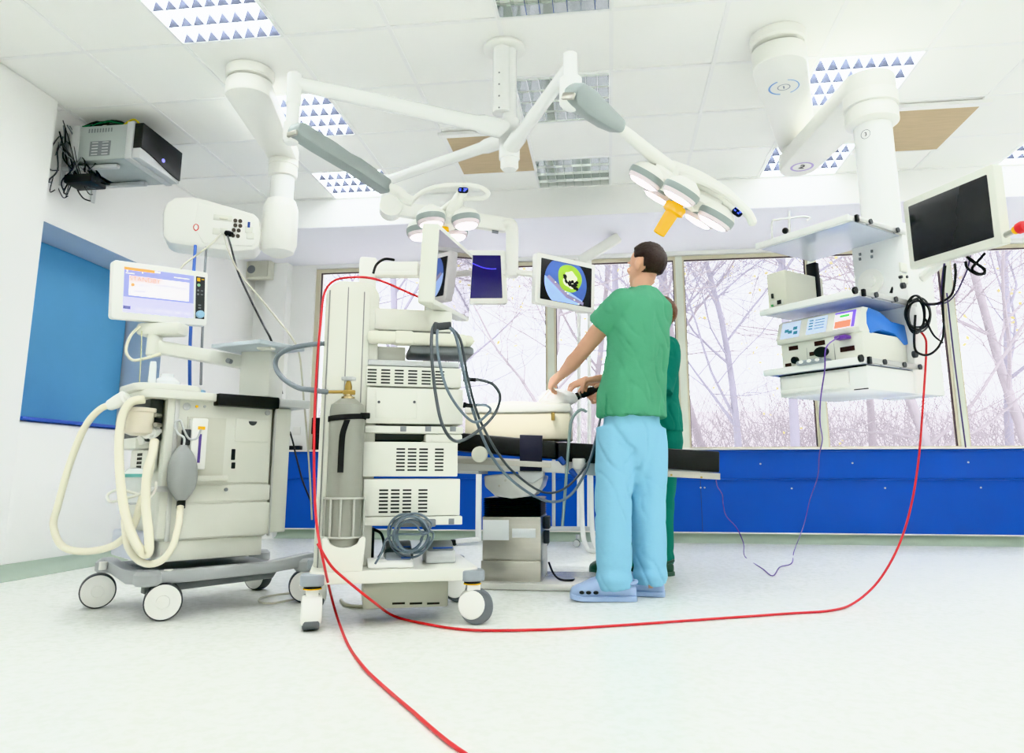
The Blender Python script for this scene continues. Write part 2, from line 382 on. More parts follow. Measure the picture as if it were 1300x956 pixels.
# windows
def glass():
    m = bpy.data.materials.new('window glass'); m.use_nodes = True; nt = m.node_tree; nt.nodes.clear()
    o = nt.nodes.new('ShaderNodeOutputMaterial'); mx = nt.nodes.new('ShaderNodeMixShader'); a = nt.nodes.new('ShaderNodeBsdfTransparent'); g = nt.nodes.new('ShaderNodeBsdfGlossy')
    lw = nt.nodes.new('ShaderNodeLayerWeight'); lw.inputs['Blend'].default_value = .12
    a.inputs['Color'].default_value = (.97, .98, .98, 1); g.inputs['Roughness'].default_value = .03
    nt.links.new(lw.outputs['Fresnel'], mx.inputs['Fac']); nt.links.new(a.outputs[0], mx.inputs[1]); nt.links.new(g.outputs[0], mx.inputs[2]); nt.links.new(mx.outputs[0], o.inputs['Surface'])
    return m
GLASS = glass()
mull = [-2.955, -1.75, -.53, .715, 1.94, 3.13, 4.35]
for k in range(6):
    a, b = mull[k], mull[k+1]; wn = bpy.data.objects.new('window_%d' % (k+1), None); COL.objects.link(wn); wn.location = ((a+b)/2, BY+.08, .838); wn['kind'] = S
    WM[wn] = Matrix.Translation(wn.location); fw = .05; y0, y1 = BY+.03, BY+.1
    m_ = MB(); m_.box(a+.001, a+fw, y0, y1, .838, 2.685); m_.box(b-fw, b-.001, y0, y1, .838, 2.685); m_.box(a+fw, b-fw, y0, y1, 2.652, 2.685); m_.box(a+fw, b-fw, y0, y1, .838, .85)
    m_.build('window_frame', FRAME, wn, smooth=0)
    m_ = MB()
    if k: m_.box(a-.0005, a+.032, y0-.02, y0-.001, .84, 2.68)
    if k < 5: m_.box(b-.032, b, y0-.02, y0-.001, .84, 2.68)
    m_.build('mullion_cover', FRAMEL, wn, smooth=0)
    m_ = MB(); g = .006
    m_.box(a+fw, a+fw+g, y0+.02, y0+.05, .85, 2.652); m_.box(b-fw-g, b-fw, y0+.02, y0+.05, .85, 2.652); m_.box(a+fw, b-fw, y0+.02, y0+.05, 2.646, 2.652); m_.build('gasket', GASK, wn, smooth=0)
    m_ = MB(); m_.quad((a+fw, y0+.035, .85), (b-fw, y0+.035, .85), (b-fw, y0+.035, 2.652), (a+fw, y0+.035, 2.652)); m_.build('pane', GLASS, wn, smooth=0)
MB().box(4.35, XR, BY+.02, BY+.15, .83, 2.7).build('trim_7', FRAME, kind=S, smooth=0)

# outside: wooded slope with bare trees
BARK = mat('washed out lilac bark', (176, 173, 186), .9, var=.12, scale=3)  # outdoor glare and haze put into the bark as a paler colour
BARK2 = mat('washed out brown bark', (182, 175, 180), .9, var=.15, scale=3)  # bark and twigs paled here too for the glare outside
LITTER = mat('leaf litter slope', (228, 223, 225), .95, var=.16, scale=.8)
LEAF = mat('late yellow leaves', (244, 232, 160), .8, var=.1)
mb = MB(); rows = []
for j in range(26):
    y = 8+j*2.2; z = -1.6+7.0*(max(0, (y-9)/50))**.8
    rows.append([V((-50+i*4, y, z+.5*noise.noise(V((i*.4, y*.12, 0))))) for i in range(26)])
mb.loft(rows, cap=False, closed=False); mb.build('ground', LITTER, kind=S, smooth=60)
def gz(x, y): return -1.6+7.0*(max(0, (y-9)/50))**.8
def branch(mb, p, d, L, r, depth, tips, rs):
    pts = [p]; n = 4; q = p.copy(); dd = d.copy()
    for i in range(n):
        dd = (dd+V((rs.uniform(-1, 1), rs.uniform(-1, 1), rs.uniform(-.6, .8)))*(.10 if depth == 0 else .26)).normalized(); q = q+dd*(L/n); pts.append(q.copy())
    r1 = r*(.62 if depth == 0 else .4)
    P = pts; nn = 7 if depth == 0 else (5 if depth < 2 else 3)
    mb.tube(P, lambda t: r+(r1-r)*t, n=nn, sub=2 if depth < 2 else 0)
    if depth >= 4: tips.append(q); return
    k = (7, 5, 4, 2)[depth]
    for i in range(k+rs.randint(0, 2)):
        t = rs.uniform(.35 if depth == 0 else .15, 1); f = t*n; a = min(int(f), n-1); pt = pts[a].lerp(pts[a+1], f-a)
        ax = V((rs.uniform(-1, 1), rs.uniform(-1, 1), rs.uniform(-.25, .7))).normalized()
        nd = (dd*.55+ax*.9).normalized()
        branch(mb, pt, nd, L*rs.uniform(.45, .75), max(r*(1-t*.4)*rs.uniform(.35, .6), .0065), depth+1, tips, rs)
TREES = []
def tree_proto(seed, H, lean):
    rs = random.Random(seed); t = thing('bare_tree', '', 'tree'); mb = MB(); tips = []
    branch(mb, V((0, 0, -.3)), V((lean, 0, 1)).normalized(), H, .085*H/6, 0, tips, rs)
    mb.build('trunk', BARK if seed % 2 else BARK2, t, smooth=60)
    lb = MB(); rs.shuffle(tips)
    for p in tips[:70]:
        for _ in range(2):
            c = p+V((rs.uniform(-.15, .15), rs.uniform(-.15, .15), rs.uniform(-.2, .1))); a = V((rs.uniform(-1, 1), rs.uniform(-1, 1), rs.uniform(-1, 1))).normalized()*.045; b = a.orthogonal().normalized()*.035
            lb.quad(c-a, c-b, c+a, c+b)
    o = lb.build('leaf', LEAF, t, smooth=0, kind='stuff'); return t
tp = [tree_proto(3, 6.5, .12), tree_proto(8, 7.5, -.2), tree_proto(11, 5.0, .05), tree_proto(16, 7, .3)]
tl = [('tall bare tree left behind the trolley monitor', Y(480, 500, 13), 0, 1.0, 20), ('bare tree with forked trunk behind the eye picture monitor', Y(640, 500, 12), 1, .8, 200),
 ('slender bare tree behind the middle window left of the shelf pendant', Y(935, 500, 15), 0, .9, 80), ('bare tree behind the shelf pendant left side', Y(1000, 500, 13), 2, 1.3, 10),
 ('bare tree with crooked trunk right of the hanging red cable', Y(1225, 500, 12), 3, .75, 150), ('bare tree close to the right edge of the windows', Y(1330, 500, 13), 1, .9, 300),
 ('pale bare tree behind the standing person', Y(790, 500, 17), 2, 1.5, 120), ('far bare tree seen left of the wide mullion', Y(840, 500, 21), 0, 1.1, 230),
 ('far bare tree in the middle window', Y(900, 500, 22), 1, 1.2, 30), ('far bare tree under the shelf pendant', Y(1100, 500, 21), 3, 1.1, 260), ('far bare tree behind the green scrub sleeve', Y(740, 500, 23), 3, 1.2, 60),
 ('far bare tree left of the mast of the trolley', Y(560, 500, 20), 2, 1.6, 170), ('far bare tree in the right hand window', Y(1270, 500, 20), 0, 1.2, 290), ('far bare tree right of the shelf pendant drawer', Y(1180, 500, 24), 1, 1.2, 340)]
first = set()
for lab, p, k, sc, rz in tl:
    t = tp[k] if k not in first else dup(tp[k], (0, 0, 0), lab); first.add(k)
    t.location = (p.x, p.y, gz(p.x, p.y)); t.scale = (sc, sc, sc); t.rotation_euler = (0, 0, R_(rz)); t['label'] = lab; t['group'] = 'bare trees outside the windows'
mb = MB(); rs = random.Random(5)                    # tangled undergrowth on the slope
for i in range(5200):
    y = rs.uniform(10, 34); x = rs.uniform(-.42*y-2, .75*y+3); z = gz(x, y); L = rs.uniform(.7, 2.6)*(.7+y/28)
    d = V((rs.uniform(-1, 1), rs.uniform(-.5, .5), rs.uniform(.5, 1.6))).normalized(); p = V((x, y, z-.1)); pts = [p]
    for k in range(4):
        d = (d+V((rs.uniform(-.45, .45), rs.uniform(-.3, .3), rs.uniform(-.35, .2)))).normalized(); p = p+d*L/4; pts.append(p)
    mb.tube(pts, lambda t: .0085*(1.15-t)*y/16, n=3, sub=0)
o = mb.build('undergrowth', BARK2, smooth=0); tag(o, 'tangle of bare pinkish grey twigs covering the slope outside the windows', 'undergrowth', kind='stuff')
# ------------------------------------------------------------------ shared makers
SCRBLK = mat('black glass screen', (40, 41, 44), .12, var=.02, spec=.6)
SCRGLOSS = mat('glossy dark screen', (196, 192, 200), .02, 1, var=.02)
def basis(o, xa, ya_hint):
    x = xa.normalized(); y = (ya_hint-x*ya_hint.dot(x)).normalized(); z = x.cross(y)
    return Matrix(((x.x, y.x, z.x, o.x), (x.y, y.y, z.y, o.y), (x.z, y.z, z.z, o.z), (0, 0, 0, 1)))
def beam(mb, a, b, w, h, up=V((0, 0, 1)), bev=.01, over=0):          # bevelled bar from a to b: w across, h along up
    a, b = V(a), V(b); d = b-a; L = d.length; M = basis(a, d, up)    # local x along, y up
    return mb.box(-over, L+over, -h/2, h/2, -w/2, w/2, bev, T=M)
def screen_frame(TL, TR, BR, BL):      # local x right, y up, z out of the screen
    c = (TL+TR+BR+BL)/4; xa = (TR+BR-TL-BL)/2; ya = (TL+TR-BL-BR)/2
    return basis(c, xa, ya), xa.length, ya.length
def monitor(name, label, corners, scr, thick=.05, bez=.03, body=WHITE, inner=None, group=None, back=.04):
    M, W_, H_ = screen_frame(*corners); c = M.to_translation()
    t = thing(name, label, 'monitor', (c.x, c.y, c.z-H_/2), 0, group)
    mb = MB(M); mb.prism(rrect(-W_/2, W_/2, -H_/2, H_/2, .015), -thick, 0, 'z', bev=.005)
    mb.prism(rrect(-W_/2+.05, W_/2-.05, -H_/2+.05, H_/2-.05, .02), -thick-back, -thick, 'z', bev=.01); mb.build('casing', body, t)
    mb = MB(M); mb.prism(rrect(-W_/2+bez, W_/2-bez, -H_/2+bez, H_/2-bez, .004), 0, .0015, 'z'); mb.build('screen', scr, t, smooth=0)
    return t, M, W_, H_

# ------------------------------------------------------------------ surgical light: ceiling column with three arms
SY = 3.76
t = thing('surgical_light_mount', 'white ceiling column with three long arms, in the middle of the ceiling', 'ceiling mount', (Y(640, 48, SY).x, SY, CE), 0)
ctr = Y(640, 150, SY); cx = ctr.x
mb = MB(); mb.lathe((cx, SY, CE+.001), (0, 0, -1), [(0, .12), (.012, .12), (.02, .105), (.02, .07)]); mb.build('flange', SHELL, t)
zb = Y(637, 146, SY).z
mb = MB(); mb.lathe((cx-.01, SY-.02, CE), (0, 0, -1), [(0, .052), (CE-zb, .052), (CE-zb+.004, .046)], 32)
mb.mi = 1
for k in range(4): mb.cyl((cx-.018, SY-.0725, CE-.19-.07*k), (cx-.018, SY-.07, CE-.19-.07*k), .005, n=8)
mb.build('column_sleeve', [ENAM, MGRAY], t)
ze = Y(640, 216, SY).z
mb = MB(); mb.lathe((cx+.03, SY, CE), (0, 0, -1), [(0, .042), (CE-ze-.1, .042), (CE-ze-.095, .05), (CE-ze-.012, .05), (CE-ze, .04)], 28); mb.build('spindle', ENAM, t)
za, zb_, zc = Y(640, 166, SY).z, Y(640, 176, SY).z, Y(648, 190, SY).z
hub = V((cx+.03, SY, 0))
def arm(name, z, end, r0, r1):
    a = V((hub.x, hub.y, z)); d = (end-a).normalized(); mb = MB()
    mb.lathe(a, d, [(-.05, .03), (-.045, r0*1.25), (.16, r0*1.25), (.2, r0), ((end-a).length-.02, r1), ((end-a).length, r1)], 20)
    mb.lathe(a-V((0, 0, .06)), (0, 0, 1), [(0, .05), (.004, .058), (.116, .058), (.12, .05)], 24); mb.build(name, ENAM, t)
Aend = Z(374, 106, za); Bend = Z(490, 230, zb_); Cend = Z(724, 84, zc)
arm('extension_arm', za, Aend, .043, .036); arm('extension_arm', zb_, Bend, .034, .03); arm('extension_arm', zc, Cend, .036, .03)

def lamp_head(t, c, n, along, R=.2, lr=.09, lobes=5, a0=0., glow=7, handle=True):
    M = basis(c, along, n.cross(along))     # local x along, y across, z = n (facing)
    LENS = mat('lit surgical lens', (255, 252, 250), .2, emit=glow, var=0, ecol=(255, 250, 252)); RIM = mat('pinkish clear rim', (238, 226, 230), .15, var=.02)
    P = [(R*math.cos(a0+2*PI*k/lobes), R*math.sin(a0+2*PI*k/lobes)) for k in range(lobes)]
    mb = MB(M)
    for x, y in P+[(0, 0)]:
        mb.lathe((x, y, .03), (0, 0, -1), [(0, lr), (.03, lr*1.02), (.055, lr*.85), (.075, lr*.5), (.08, .001)], 26)
        if (x, y) != (0, 0): mb.tube([(0, 0, -.02), (x*.5, y*.5, -.018), (x, y, -.02)], .05, 10, 3)
    mb.build('lamp_shell', SHELL, t)
    mb = MB(M)
    for x, y in P: mb.lathe((x, y, .0), (0, 0, 1), [(0, lr*1.03), (.012, lr*1.05), (.03, lr*1.03)], 26)
    mb.build('trim_band', SLATE, t)
    for x, y in P:
        mb = MB(M); mb.lathe((x, y, .025), (0, 0, 1), [(0, lr*.98), (.02, lr*.95), (.024, lr*.86), (.024, .001)], 26); r_ = mb.build('lens_rim', RIM, t)
        mb = MB(M); mb.lathe((x, y, .0492), (0, 0, 1), [(0, lr*.8), (.008, lr*.7), (.012, lr*.4), (.013, .001)], 26); o = mb.build('lens', LENS, r_)
    if handle:
        mb = MB(M); mb.lathe((0, 0, .03), (0, 0, 1), [(0, .03), (.02, .03), (.021, .05), (.03, .055), (.06, .055), (.066, .045), (.07, .034), (.185, .03), (.187, .024), (.18, .001)], 28); mb.build('sterile_handle', YEL, t)
    return M
def panel(t, p, face, up, w=.06, h=.04):
    M = basis(p, up.cross(face), up)
    mb = MB(M); mb.prism(rrect(-w/2, w/2, -h/2, h/2, .014), 0, .006, 'z'); mb.mi = 1
    for x, y in ((-.3, .15), (-.3, -.15), (.12, .2), (.2, 0), (.1, -.2), (.28, .2)): mb.box(w*x-.004, w*x+.006, h*y-.003, h*y+.003, .006, .007)
    mb.build('control_panel', [BLACK, mat('blue lit key', (70, 100, 255), .4, emit=1.5)], t)
# lamp 1, hanging from the left arm
t = thing('surgical_lamp', 'lit surgical lamp on the grey spring arm at left, above the trolley monitor', 'surgical lamp', (Aend.x, Aend.y, Aend.z), 0, 'surgical lamps')
mb = MB(); mb.lathe(Aend+V((0, 0, .05)), (0, 0, -1), [(0, .03), (.006, .036), (.16, .036), (.165, .032), (.26, .032), (.262, .04), (.35, .04), (.365, .03)], 24); mb.build('drop_tube', ENAM, t)
P1 = Aend-V((0, 0, .30)); P1 = V((Y(384, 170, Aend.y).x, Aend.y, Y(384, 172, Aend.y).z)); P2 = Y(490, 238, 3.72)
d = (P2-P1); M = basis(P1, d, V((0, 0, 1))); L = d.length
mb = MB(M); out = [(-.05, -.03), (-.065, 0), (-.055, .035), (-.02, .05), (.2, .05), (.3, .044), (.6*L, .052), (L, .04), (L, -.04), (.6*L, -.03), (.1, -.034)]
mb.prism(out, -.04, .04, 'z', bev=.012); mb.build('spring_arm', SLATE, t)
mb = MB(M); mb.box(-.07, -.055, -.034, -.01, -.03, .03, .002); mb.build('arm_end_plate', STEEL, t)
LC = Y(562, 283, 3.75); n1 = (V((-.5, 4.2, .95))-LC+V((.42, -.25, .1))).normalized()
mb = MB(); mb.tube([P2-d.normalized()*.01, Y(505, 243, 3.72), Y(515, 252, 3.73), Y(524, 256, 3.74)], .03, 12); mb.build('yoke', SHELL, t)
mb = MB(); mb.tube([Y(522, 256, 3.74), Y(538, 243, 3.7), Y(560, 236, 3.66), Y(586, 235, 3.62), Y(606, 237, 3.6), Y(619, 244, 3.6), Y(615, 251, 3.61), Y(600, 252, 3.63), Y(578, 254, 3.66), Y(560, 268, 3.7)], .013, 10)
mb.tube([Y(590, 238, 3.62), Y(583, 252, 3.65), Y(574, 268, 3.7)], lambda q: .024+.014*q, 12); mb.build('handle_loop', SHELL, t)
q = Y(588, 242, 3.59); panel(t, q, V((.1, -.8, -.35)).normalized(), V((0, .3, .9)), .055, .035)
lamp_head(t, LC, n1, V((1, .25, .12)).normalized(), R=.14, lr=.075, lobes=4, a0=.5, handle=False)
mb = MB(basis(LC, V((1, .25, .12)), n1.cross(V((1, .25, .12))))); mb.lathe((0, 0, .03), (0, 0, 1), [(0, .03), (.02, .03), (.022, .02), (.03, .018), (.031, .001)], 20); mb.build('handle_socket', YEL, t)
sl = bpy.data.lights.new('surgical_spot', 'SPOT'); so = bpy.data.objects.new('surgical_spot', sl); COL.objects.link(so); so.location = LC+n1*.2; tgt = V((-.5, 4.18, .95))
so.rotation_euler = (tgt-so.location).to_track_quat('-Z', 'Y').to_euler(); sl.energy = 160; sl.spot_size = R_(34); sl.spot_blend = .7; sl.shadow_soft_size = .1
# lamp 2, hanging from the right arm
t = thing('surgical_lamp', 'lit surgical lamp with a yellow handle, above the standing man', 'surgical lamp', (Cend.x, Cend.y, Cend.z), 0, 'surgical lamps')
mb = MB(); mb.lathe(Cend+V((0, 0, .06)), (0, 0, -1), [(0, .025), (.006, .032), (.12, .032), (.125, .05), (.24, .05), (.26, .036), (.27, .02)], 24); mb.build('drop_tube', ENAM, t)
Q1 = V((Cend.x+.03, Cend.y-.02, Y(733, 128, Cend.y).z)); Q2 = Y(783, 160, 3.2); Q3 = Y(855, 218, 3.5)
d = Q2-Q1; M = basis(Q1, d, V((.25, -.3, 1))); L = d.length
mb = MB(M); mb.prism([(-.05, -.02), (-.06, .02), (-.03, .06), (.06, .066), (L*.8, .04), (L+.01, .03), (L+.02, 0), (L+.01, -.03), (L*.7, -.045), (.05, -.05), (-.03, -.04)], -.042, .042, 'z', bev=.014); mb.build('spring_arm', SLATE, t)
mb = MB(M); mb.box(-.066, -.052, -.03, .0, -.034, .034, .003); mb.build('arm_end_plate', STEEL, t)
mb = MB(); mb.tube([Q2, Q2.lerp(Q3, .5), Q3], lambda q: .026+.012*q, 12, 3); mb.build('lower_arm', SHELL, t)
LC = Y(868, 247, 3.5); u = (Y(950, 285, 3.42)-Y(790, 203, 3.62)).normalized(); n2 = V((-.42, .17, -.76)); n2 = (n2-u*n2.dot(u)).normalized()
lamp_head(t, LC+n2*.01, n2, u, R=.205, lr=.088, lobes=5, a0=0.0)
mb = MB(); up = -n2
for s in (-1, 1):
    off = u.cross(n2).normalized()*.06*s
    mb.tube([Q3+up*.0, LC+u*.02+up*.085+off, LC+u*.18+up*.085+off, LC+u*.32+up*.06+off*.7, LC+u*.37+up*.03], .02, 10)
mb.tube([Q3-u*.02, LC+up*.09, LC+u*.15+up*.085, LC+u*.27+up*.06], lambda q: .05-.012*q, 14); mb.build('lamp_handle', SHELL, t)
p = Y(937, 268, 3.4); panel(t, p, V((-.1, -.9, -.3)).normalized(), u.cross(V((0, 1, 0))), .05, .052)

# ------------------------------------------------------------------ twin monitors on the rear arm
t = thing('twin_monitor_carrier', 'white jointed carrier of two monitors hanging from the rear arm of the surgical light column', 'monitor carrier', (Bend.x, Bend.y, Bend.z), 0)
J = Y(496, 264, Bend.y)
mb = MB(); mb.lathe(Bend+V((0, 0, .04)), (0, 0, -1), [(0, .02), (.004, .03), (Bend.z-J.z, .03)], 20); mb.build('drop_tube', ENAM, t)
mb = MB(); ax = V((.3, -.9, .1)).normalized(); mb.lathe(J-ax*.05, ax, [(0, .06), (.006, .072), (.094, .072), (.1, .06), (.1, .03), (.103, .03), (.103, .001)], 28); mb.build('joint_housing', SHELL, t)
E1 = Z(640, 286, J.z-.1); 
mb = MB(); beam(mb, J, E1, .06, .10, bev=.02, over=.02); mb.mi = 1
p = Z(634, 293, E1.z); q = (E1-J).normalized(); mb.box(-.02, .02, -.056, -.05, -.02, .02, T=basis(E1-q*.05, q, V((0, 0, 1)))); mb.build('support_arm', [SHELL, MGRAY], t)
mb = MB(); E2 = V((Y(650, 300, E1.y).x, E1.y, E1.z)); B2 = Y(650, 345, E1.y)
mb.tube([E1, E1.lerp(E2, .6)+V((0, 0, .004)), V((E2.x, E2.y, E2.z-.03)), V((B2.x, B2.y, B2.z+.05))], .04, 14); mb.lathe(B2+V((0, 0, .08)), (0, 0, -1), [(0, .03), (.01, .04), (.11, .04), (.12, .03)], 20); mb.build('elbow', SHELL, t)
mb = MB(); D1 = Y(640, 350, E1.y); D2 = Y(700, 352, E1.y-.05); mb.tube([D1, B2, D2], .02, 10, 2); mb.build('cross_bar', SHELL, t)
YM = E1.y
NAVY = mat('navy lit screen', (36, 32, 92), .15, emit=.35, var=.1, scale=2)
mo, M, W_, H_ = monitor('monitor', 'flat monitor with a dark navy screen, behind the tilted trolley monitor', [Y(560, 316, YM-.12), Y(644, 319, YM), Y(643, 384, YM), Y(560, 387, YM-.12)], NAVY, .05, .034)
mb = MB(M); mb.tube([(-.02, .09, .0018), (.05, .06, .0018), (.10, .05, .0018), (.14, .05, .0018)], .004, 4); mb.build('screen_glow_arc', mat('blue screen arc', (60, 50, 230), .3, emit=.8), mo)
EYEB = mat('black endoscope border', (22, 20, 26), .2)
eye, M, W_, H_ = monitor('monitor', 'tilted flat monitor showing a green ringed endoscope picture, left of the standing man', [Y(682, 320, YM-.3), Y(757, 336, YM-.02), Y(754, 398, YM-.02), Y(680, 384, YM-.3)], EYEB, .05, .03)
def flat(mb, poly, z, n=None): mb.add([(x, y, z) for x, y in poly], [list(range(len(poly)))])
w2, h2 = W_/2-.032, H_/2-.032
def clipc(p): return (max(-w2, min(w2, p[0])), max(-h2, min(h2, p[1])))
mb = MB(M); R0 = h2*1.3
flat(mb, [clipc(p) for p in ell(-.006, -.0, R0, R0, 60)], .0019)
mb.mi = 1; flat(mb, [clipc(p) for p in [(-.006+R0*math.cos(R_(a)), R0*math.sin(R_(a))) for a in range(172, 325, 4)]], .0022)
mb.mi = 2; flat(mb, [(-.148, .012), (-.13, .03), (.02, -.068), (.13, -.10), (.125, -.118), (.0, -.09)], .0025)
mb.mi = 3; flat(mb, [(.02+.088*math.cos(a)*(1+.06*math.sin(3*a+1)), .03+.088*math.sin(a)*(1+.05*math.cos(2*a))) for a in [2*PI*i/36 for i in range(36)]], .0028)
mb.mi = 4; flat(mb, [(.024+.05*math.cos(a)*(1+.12*math.sin(4*a)), .024+.052*math.sin(a)*(1+.1*math.cos(5*a))) for a in [2*PI*i/36 for i in range(36)]], .0031)
mb.mi = 5; rs = random.Random(4)
for k in range(16):
    x, y = .0+rs.uniform(-.03, .075), .02+rs.uniform(-.028, .022)-.0; y -= .5*(x-.02)
    flat(mb, [(x+rs.uniform(.009, .017)*math.cos(a), y+rs.uniform(.008, .015)*math.sin(a)) for a in [2*PI*i/8 for i in range(8)]], .0034+.0001*k)
mb.mi = 4
for k in range(7): x, y = rs.uniform(-.12, .1), 0; y = .0-.6*(x+.05)-.03; flat(mb, ell(x, y, .006, .004, 8), .0056+.0001*k)
EM = lambda n, c, e=.75, v=.25, sc=30: mat(n, c, .3, emit=e, var=v, scale=sc)
mb.build('endoscope_picture', [EM('screen blue', (62, 92, 160), v=.5, sc=9), EM('screen pale blue', (160, 192, 240), v=.2, sc=7), EM('screen tool grey', (128, 122, 152)), EM('screen green', (140, 176, 56), v=.3, sc=20), EM('screen cream', (226, 232, 200)), mat('screen black', (16, 16, 16), .3)], eye, smooth=0)
mb = MB(); ct = M.to_translation(); mb.tube([D2, ct-M.col[2].to_3d()*.08], .022, 10, 0); mb.build('mounting_stub', SHELL, eye)

# ------------------------------------------------------------------ left ceiling pendant
c0 = Z(318, 92, CE); c1 = Z(360, 205, 2.82)
t = thing('ceiling_pendant', 'white ceiling pendant with a socket box boom, left of the surgical light column', 'pendant', (c0.x, c0.y, CE), 0)
mb = MB(); mb.lathe((c0.x, c0.y, CE+.002), (0, 0, -1), [(0, .14), (.05, .14), (.06, .13)], 32); mb.build('flange', SHELL, t)
d = V((c1.x-c0.x, c1.y-c0.y, 0)); M = basis(V((c0.x, c0.y, 2.87)), d, V((0, 0, 1)).cross(d)); L = d.length
def slab(L, w0, w1, e=.13):          # rounded-end boom outline (x along, y across)
    o = [(-e*math.cos(R_(a)), -w0*math.sin(R_(a))) for a in range(90, -91, -15)]
    return o[::-1][::-1]+[(L+e*math.cos(R_(a)), w1*math.sin(R_(a))) for a in range(90, -91, -15)]
def boom(name, M, L, w0, w1, h, m=SHELL): mb = MB(M); mb.prism(slab(L, w0, w1), -h/2, h/2, 'z', bev=.012); return mb.build(name, m, t)
boom('boom', M, L, .135, .1, .1)
mb = MB(M); mb.prism(slab(.001, .13, .13), -.085, .055, 'z', bev=.02) if 0 else None
z0, z1, z2 = 2.83, Y(356, 215, c1.y).z, Y(356, 258, c1.y).z
mb = MB(); mb.lathe((c1.x, c1.y, z0), (0, 0, -1), [(0, .1), (.05, .105), (.055, .098), (.1, .102), (.13, .098), (.14, .08)], 32); mb.build('bearing_collar', SHELL, t)
zc_ = Y(356, 255, c1.y).z; ztop = zc_
mb = MB(); mb.cyl((c1.x, c1.y, z0-.1), (c1.x, c1.y, ztop-.02), .082, n=32); mb.build('column', ENAM, t)
zb = Y(350, 326, c1.y).z
mb = MB(); mb.lathe((c1.x, c1.y, ztop), (0, 0, -1), [(0, .085), (.005, .1), (.06, .118), (.065, .12), (ztop-zb-.09, .124), (ztop-zb-.03, .105), (ztop-zb, .05)], 32); mb.build('swivel_hub', SHELL, t)
A = Y(258, 285, 4.42); B = Y(332, 296, 4.58); dn = V((B.x-A.x, B.y-A.y, 0)).normalized()
Mp = basis(A, dn, V((0, 0, 1))); zs = 1           # x towards the hub, y up, z out of the socket face
if Mp.col[2].y > 0: zs = -1
def at_face(px, py):
    n = Mp.col[2].to_3d(); r = ray(px, py); k = (A-CP).dot(n)/r.dot(n); return Mp.inverted() @ (CP+r*k)
def outline(L): return [at_face(*q).to_2d() for q in L]
mb = MB(Mp); mb.prism(outline([(206, 268), (211, 256), (222, 249), (245, 248), (262, 252), (322, 270), (330, 277), (332, 300), (330, 312), (322, 318), (296, 320), (256, 315), (214, 309), (206, 300)]), -.24*zs, 0, 'z', bev=.035); mb.build('socket_box', SHELL, t)
mb = MB(Mp); mb.prism(outline([(252, 257), (318, 275), (325, 283), (326, 306), (320, 313), (258, 309), (246, 288)]), 0, .006*zs, 'z', bev=.004); mb.build('socket_panel', SHELL, t)
h0 = Mp @ V((at_face(326, 300).x, at_face(326, 299).y, -.1*zs)); mb = MB(); beam(mb, h0, V((c1.x, c1.y, h0.z)), .12, .13, bev=.02); mb.build('boom_neck', SHELL, t)
mb = MB(Mp); e = .011*zs
for px, py in ((275, 294), (284, 294), (318, 300), (316, 292)):
    p = at_face(px, py); mb = MB(Mp); mb.box(p.x-.025, p.x+.025, p.y-.022, p.y+.022, 0, e, .001); mb.build('outlet_plate', CREAM2, t)
p = at_face(283, 277); mb = MB(Mp); mb.box(p.x-.06, p.x+.06, p.y-.02, p.y+.02, 0, .009*zs, .001); mb.mi = 1; mb.box(p.x-.02, p.x+.035, p.y-.012, p.y+.004, 0, .016*zs, .003); mb.build('plug_strip', [CREAM2, CREAM], t)
for px, py in ((302, 281), (302, 287), (300, 293), (299, 300)):
    p = at_face(px, py); mb = MB(Mp)
    for s in (-.016, .016): mb.prism(ell(p.x+s, p.y, .013, .013, 14), 0, e*1.4, 'z')
    mb.build('equipotential_socket', mat('dark bronze socket', (84, 76, 66), .5), t)
mb = MB(Mp); p = at_face(316, 286); mb.box(p.x-.008, p.x+.008, p.y-.02, p.y+.02, 0, e*1.2); mb.build('blue_marking', BLUEP, t)
p = at_face(249, 289); mb = MB(Mp); mb.prism(ell(p.x, p.y, .018, .024, 20), 0, .008*zs, 'z'); mb.mi = 1; mb.prism(ell(p.x, p.y, .012, .018, 20), 0, .009*zs, 'z'); mb.build('round_mark', [RED, SHELL], t)
PBOX = (Mp, at_face)

# ------------------------------------------------------------------ right ceiling pendant with shelves
c0 = Z(987, 48, CE); c1 = Z(1012, 185, 2.82); c2 = V((1.475, 3.95, 0))
t = thing('ceiling_pendant', 'white double boom ceiling pendant carrying the equipment shelves on the right', 'pendant', (c0.x, c0.y, CE), 0)
mb = MB(); mb.lathe((c0.x, c0.y, CE+.002), (0, 0, -1), [(0, .15), (.05, .15), (.06, .14)], 32); mb.build('flange', SHELL, t)
d = V((c1.x-c0.x, c1.y-c0.y, 0)); M1 = basis(V((c0.x, c0.y, 2.86)), d, V((0, 0, 1)).cross(d)); L = d.length
o = boom('boom', M1, L, .145, .12, .11)
mb = MB(M1); 
def ring(mb, M, x, y, z, rx, ry, wd, a0, a1, flip=1):
    n = 20; P = [R_(a0+(a1-a0)*i/n) for i in range(n+1)]
    for i in range(n):
        a, b = P[i], P[i+1]; mb.add([(x+rx*math.cos(a), y+ry*math.sin(a), z), (x+rx*math.cos(b), y+ry*math.sin(b), z), (x+(rx-wd)*math.cos(b), y+(ry-wd)*math.sin(b), z), (x+(rx-wd)*math.cos(a), y+(ry-wd)*math.sin(a), z)], [(0, 1, 2, 3)])
zf = -.0565
ring(mb, M1, .22, 0, zf, .085, .085, .01, 20, 160); ring(mb, M1, .22, 0, zf, .085, .085, .006, 200, 340); mb.mi = 1; ring(mb, M1, .22, 0, zf, .036, .036, .005, 0, 360); mb.box(.205, .235, -.004, .004, zf-.0005, zf)
mb.build('round_emblem', [mat('sky blue print', (130, 176, 226), .5), mat('grey print', (150, 156, 170), .5)], t, smooth=0)
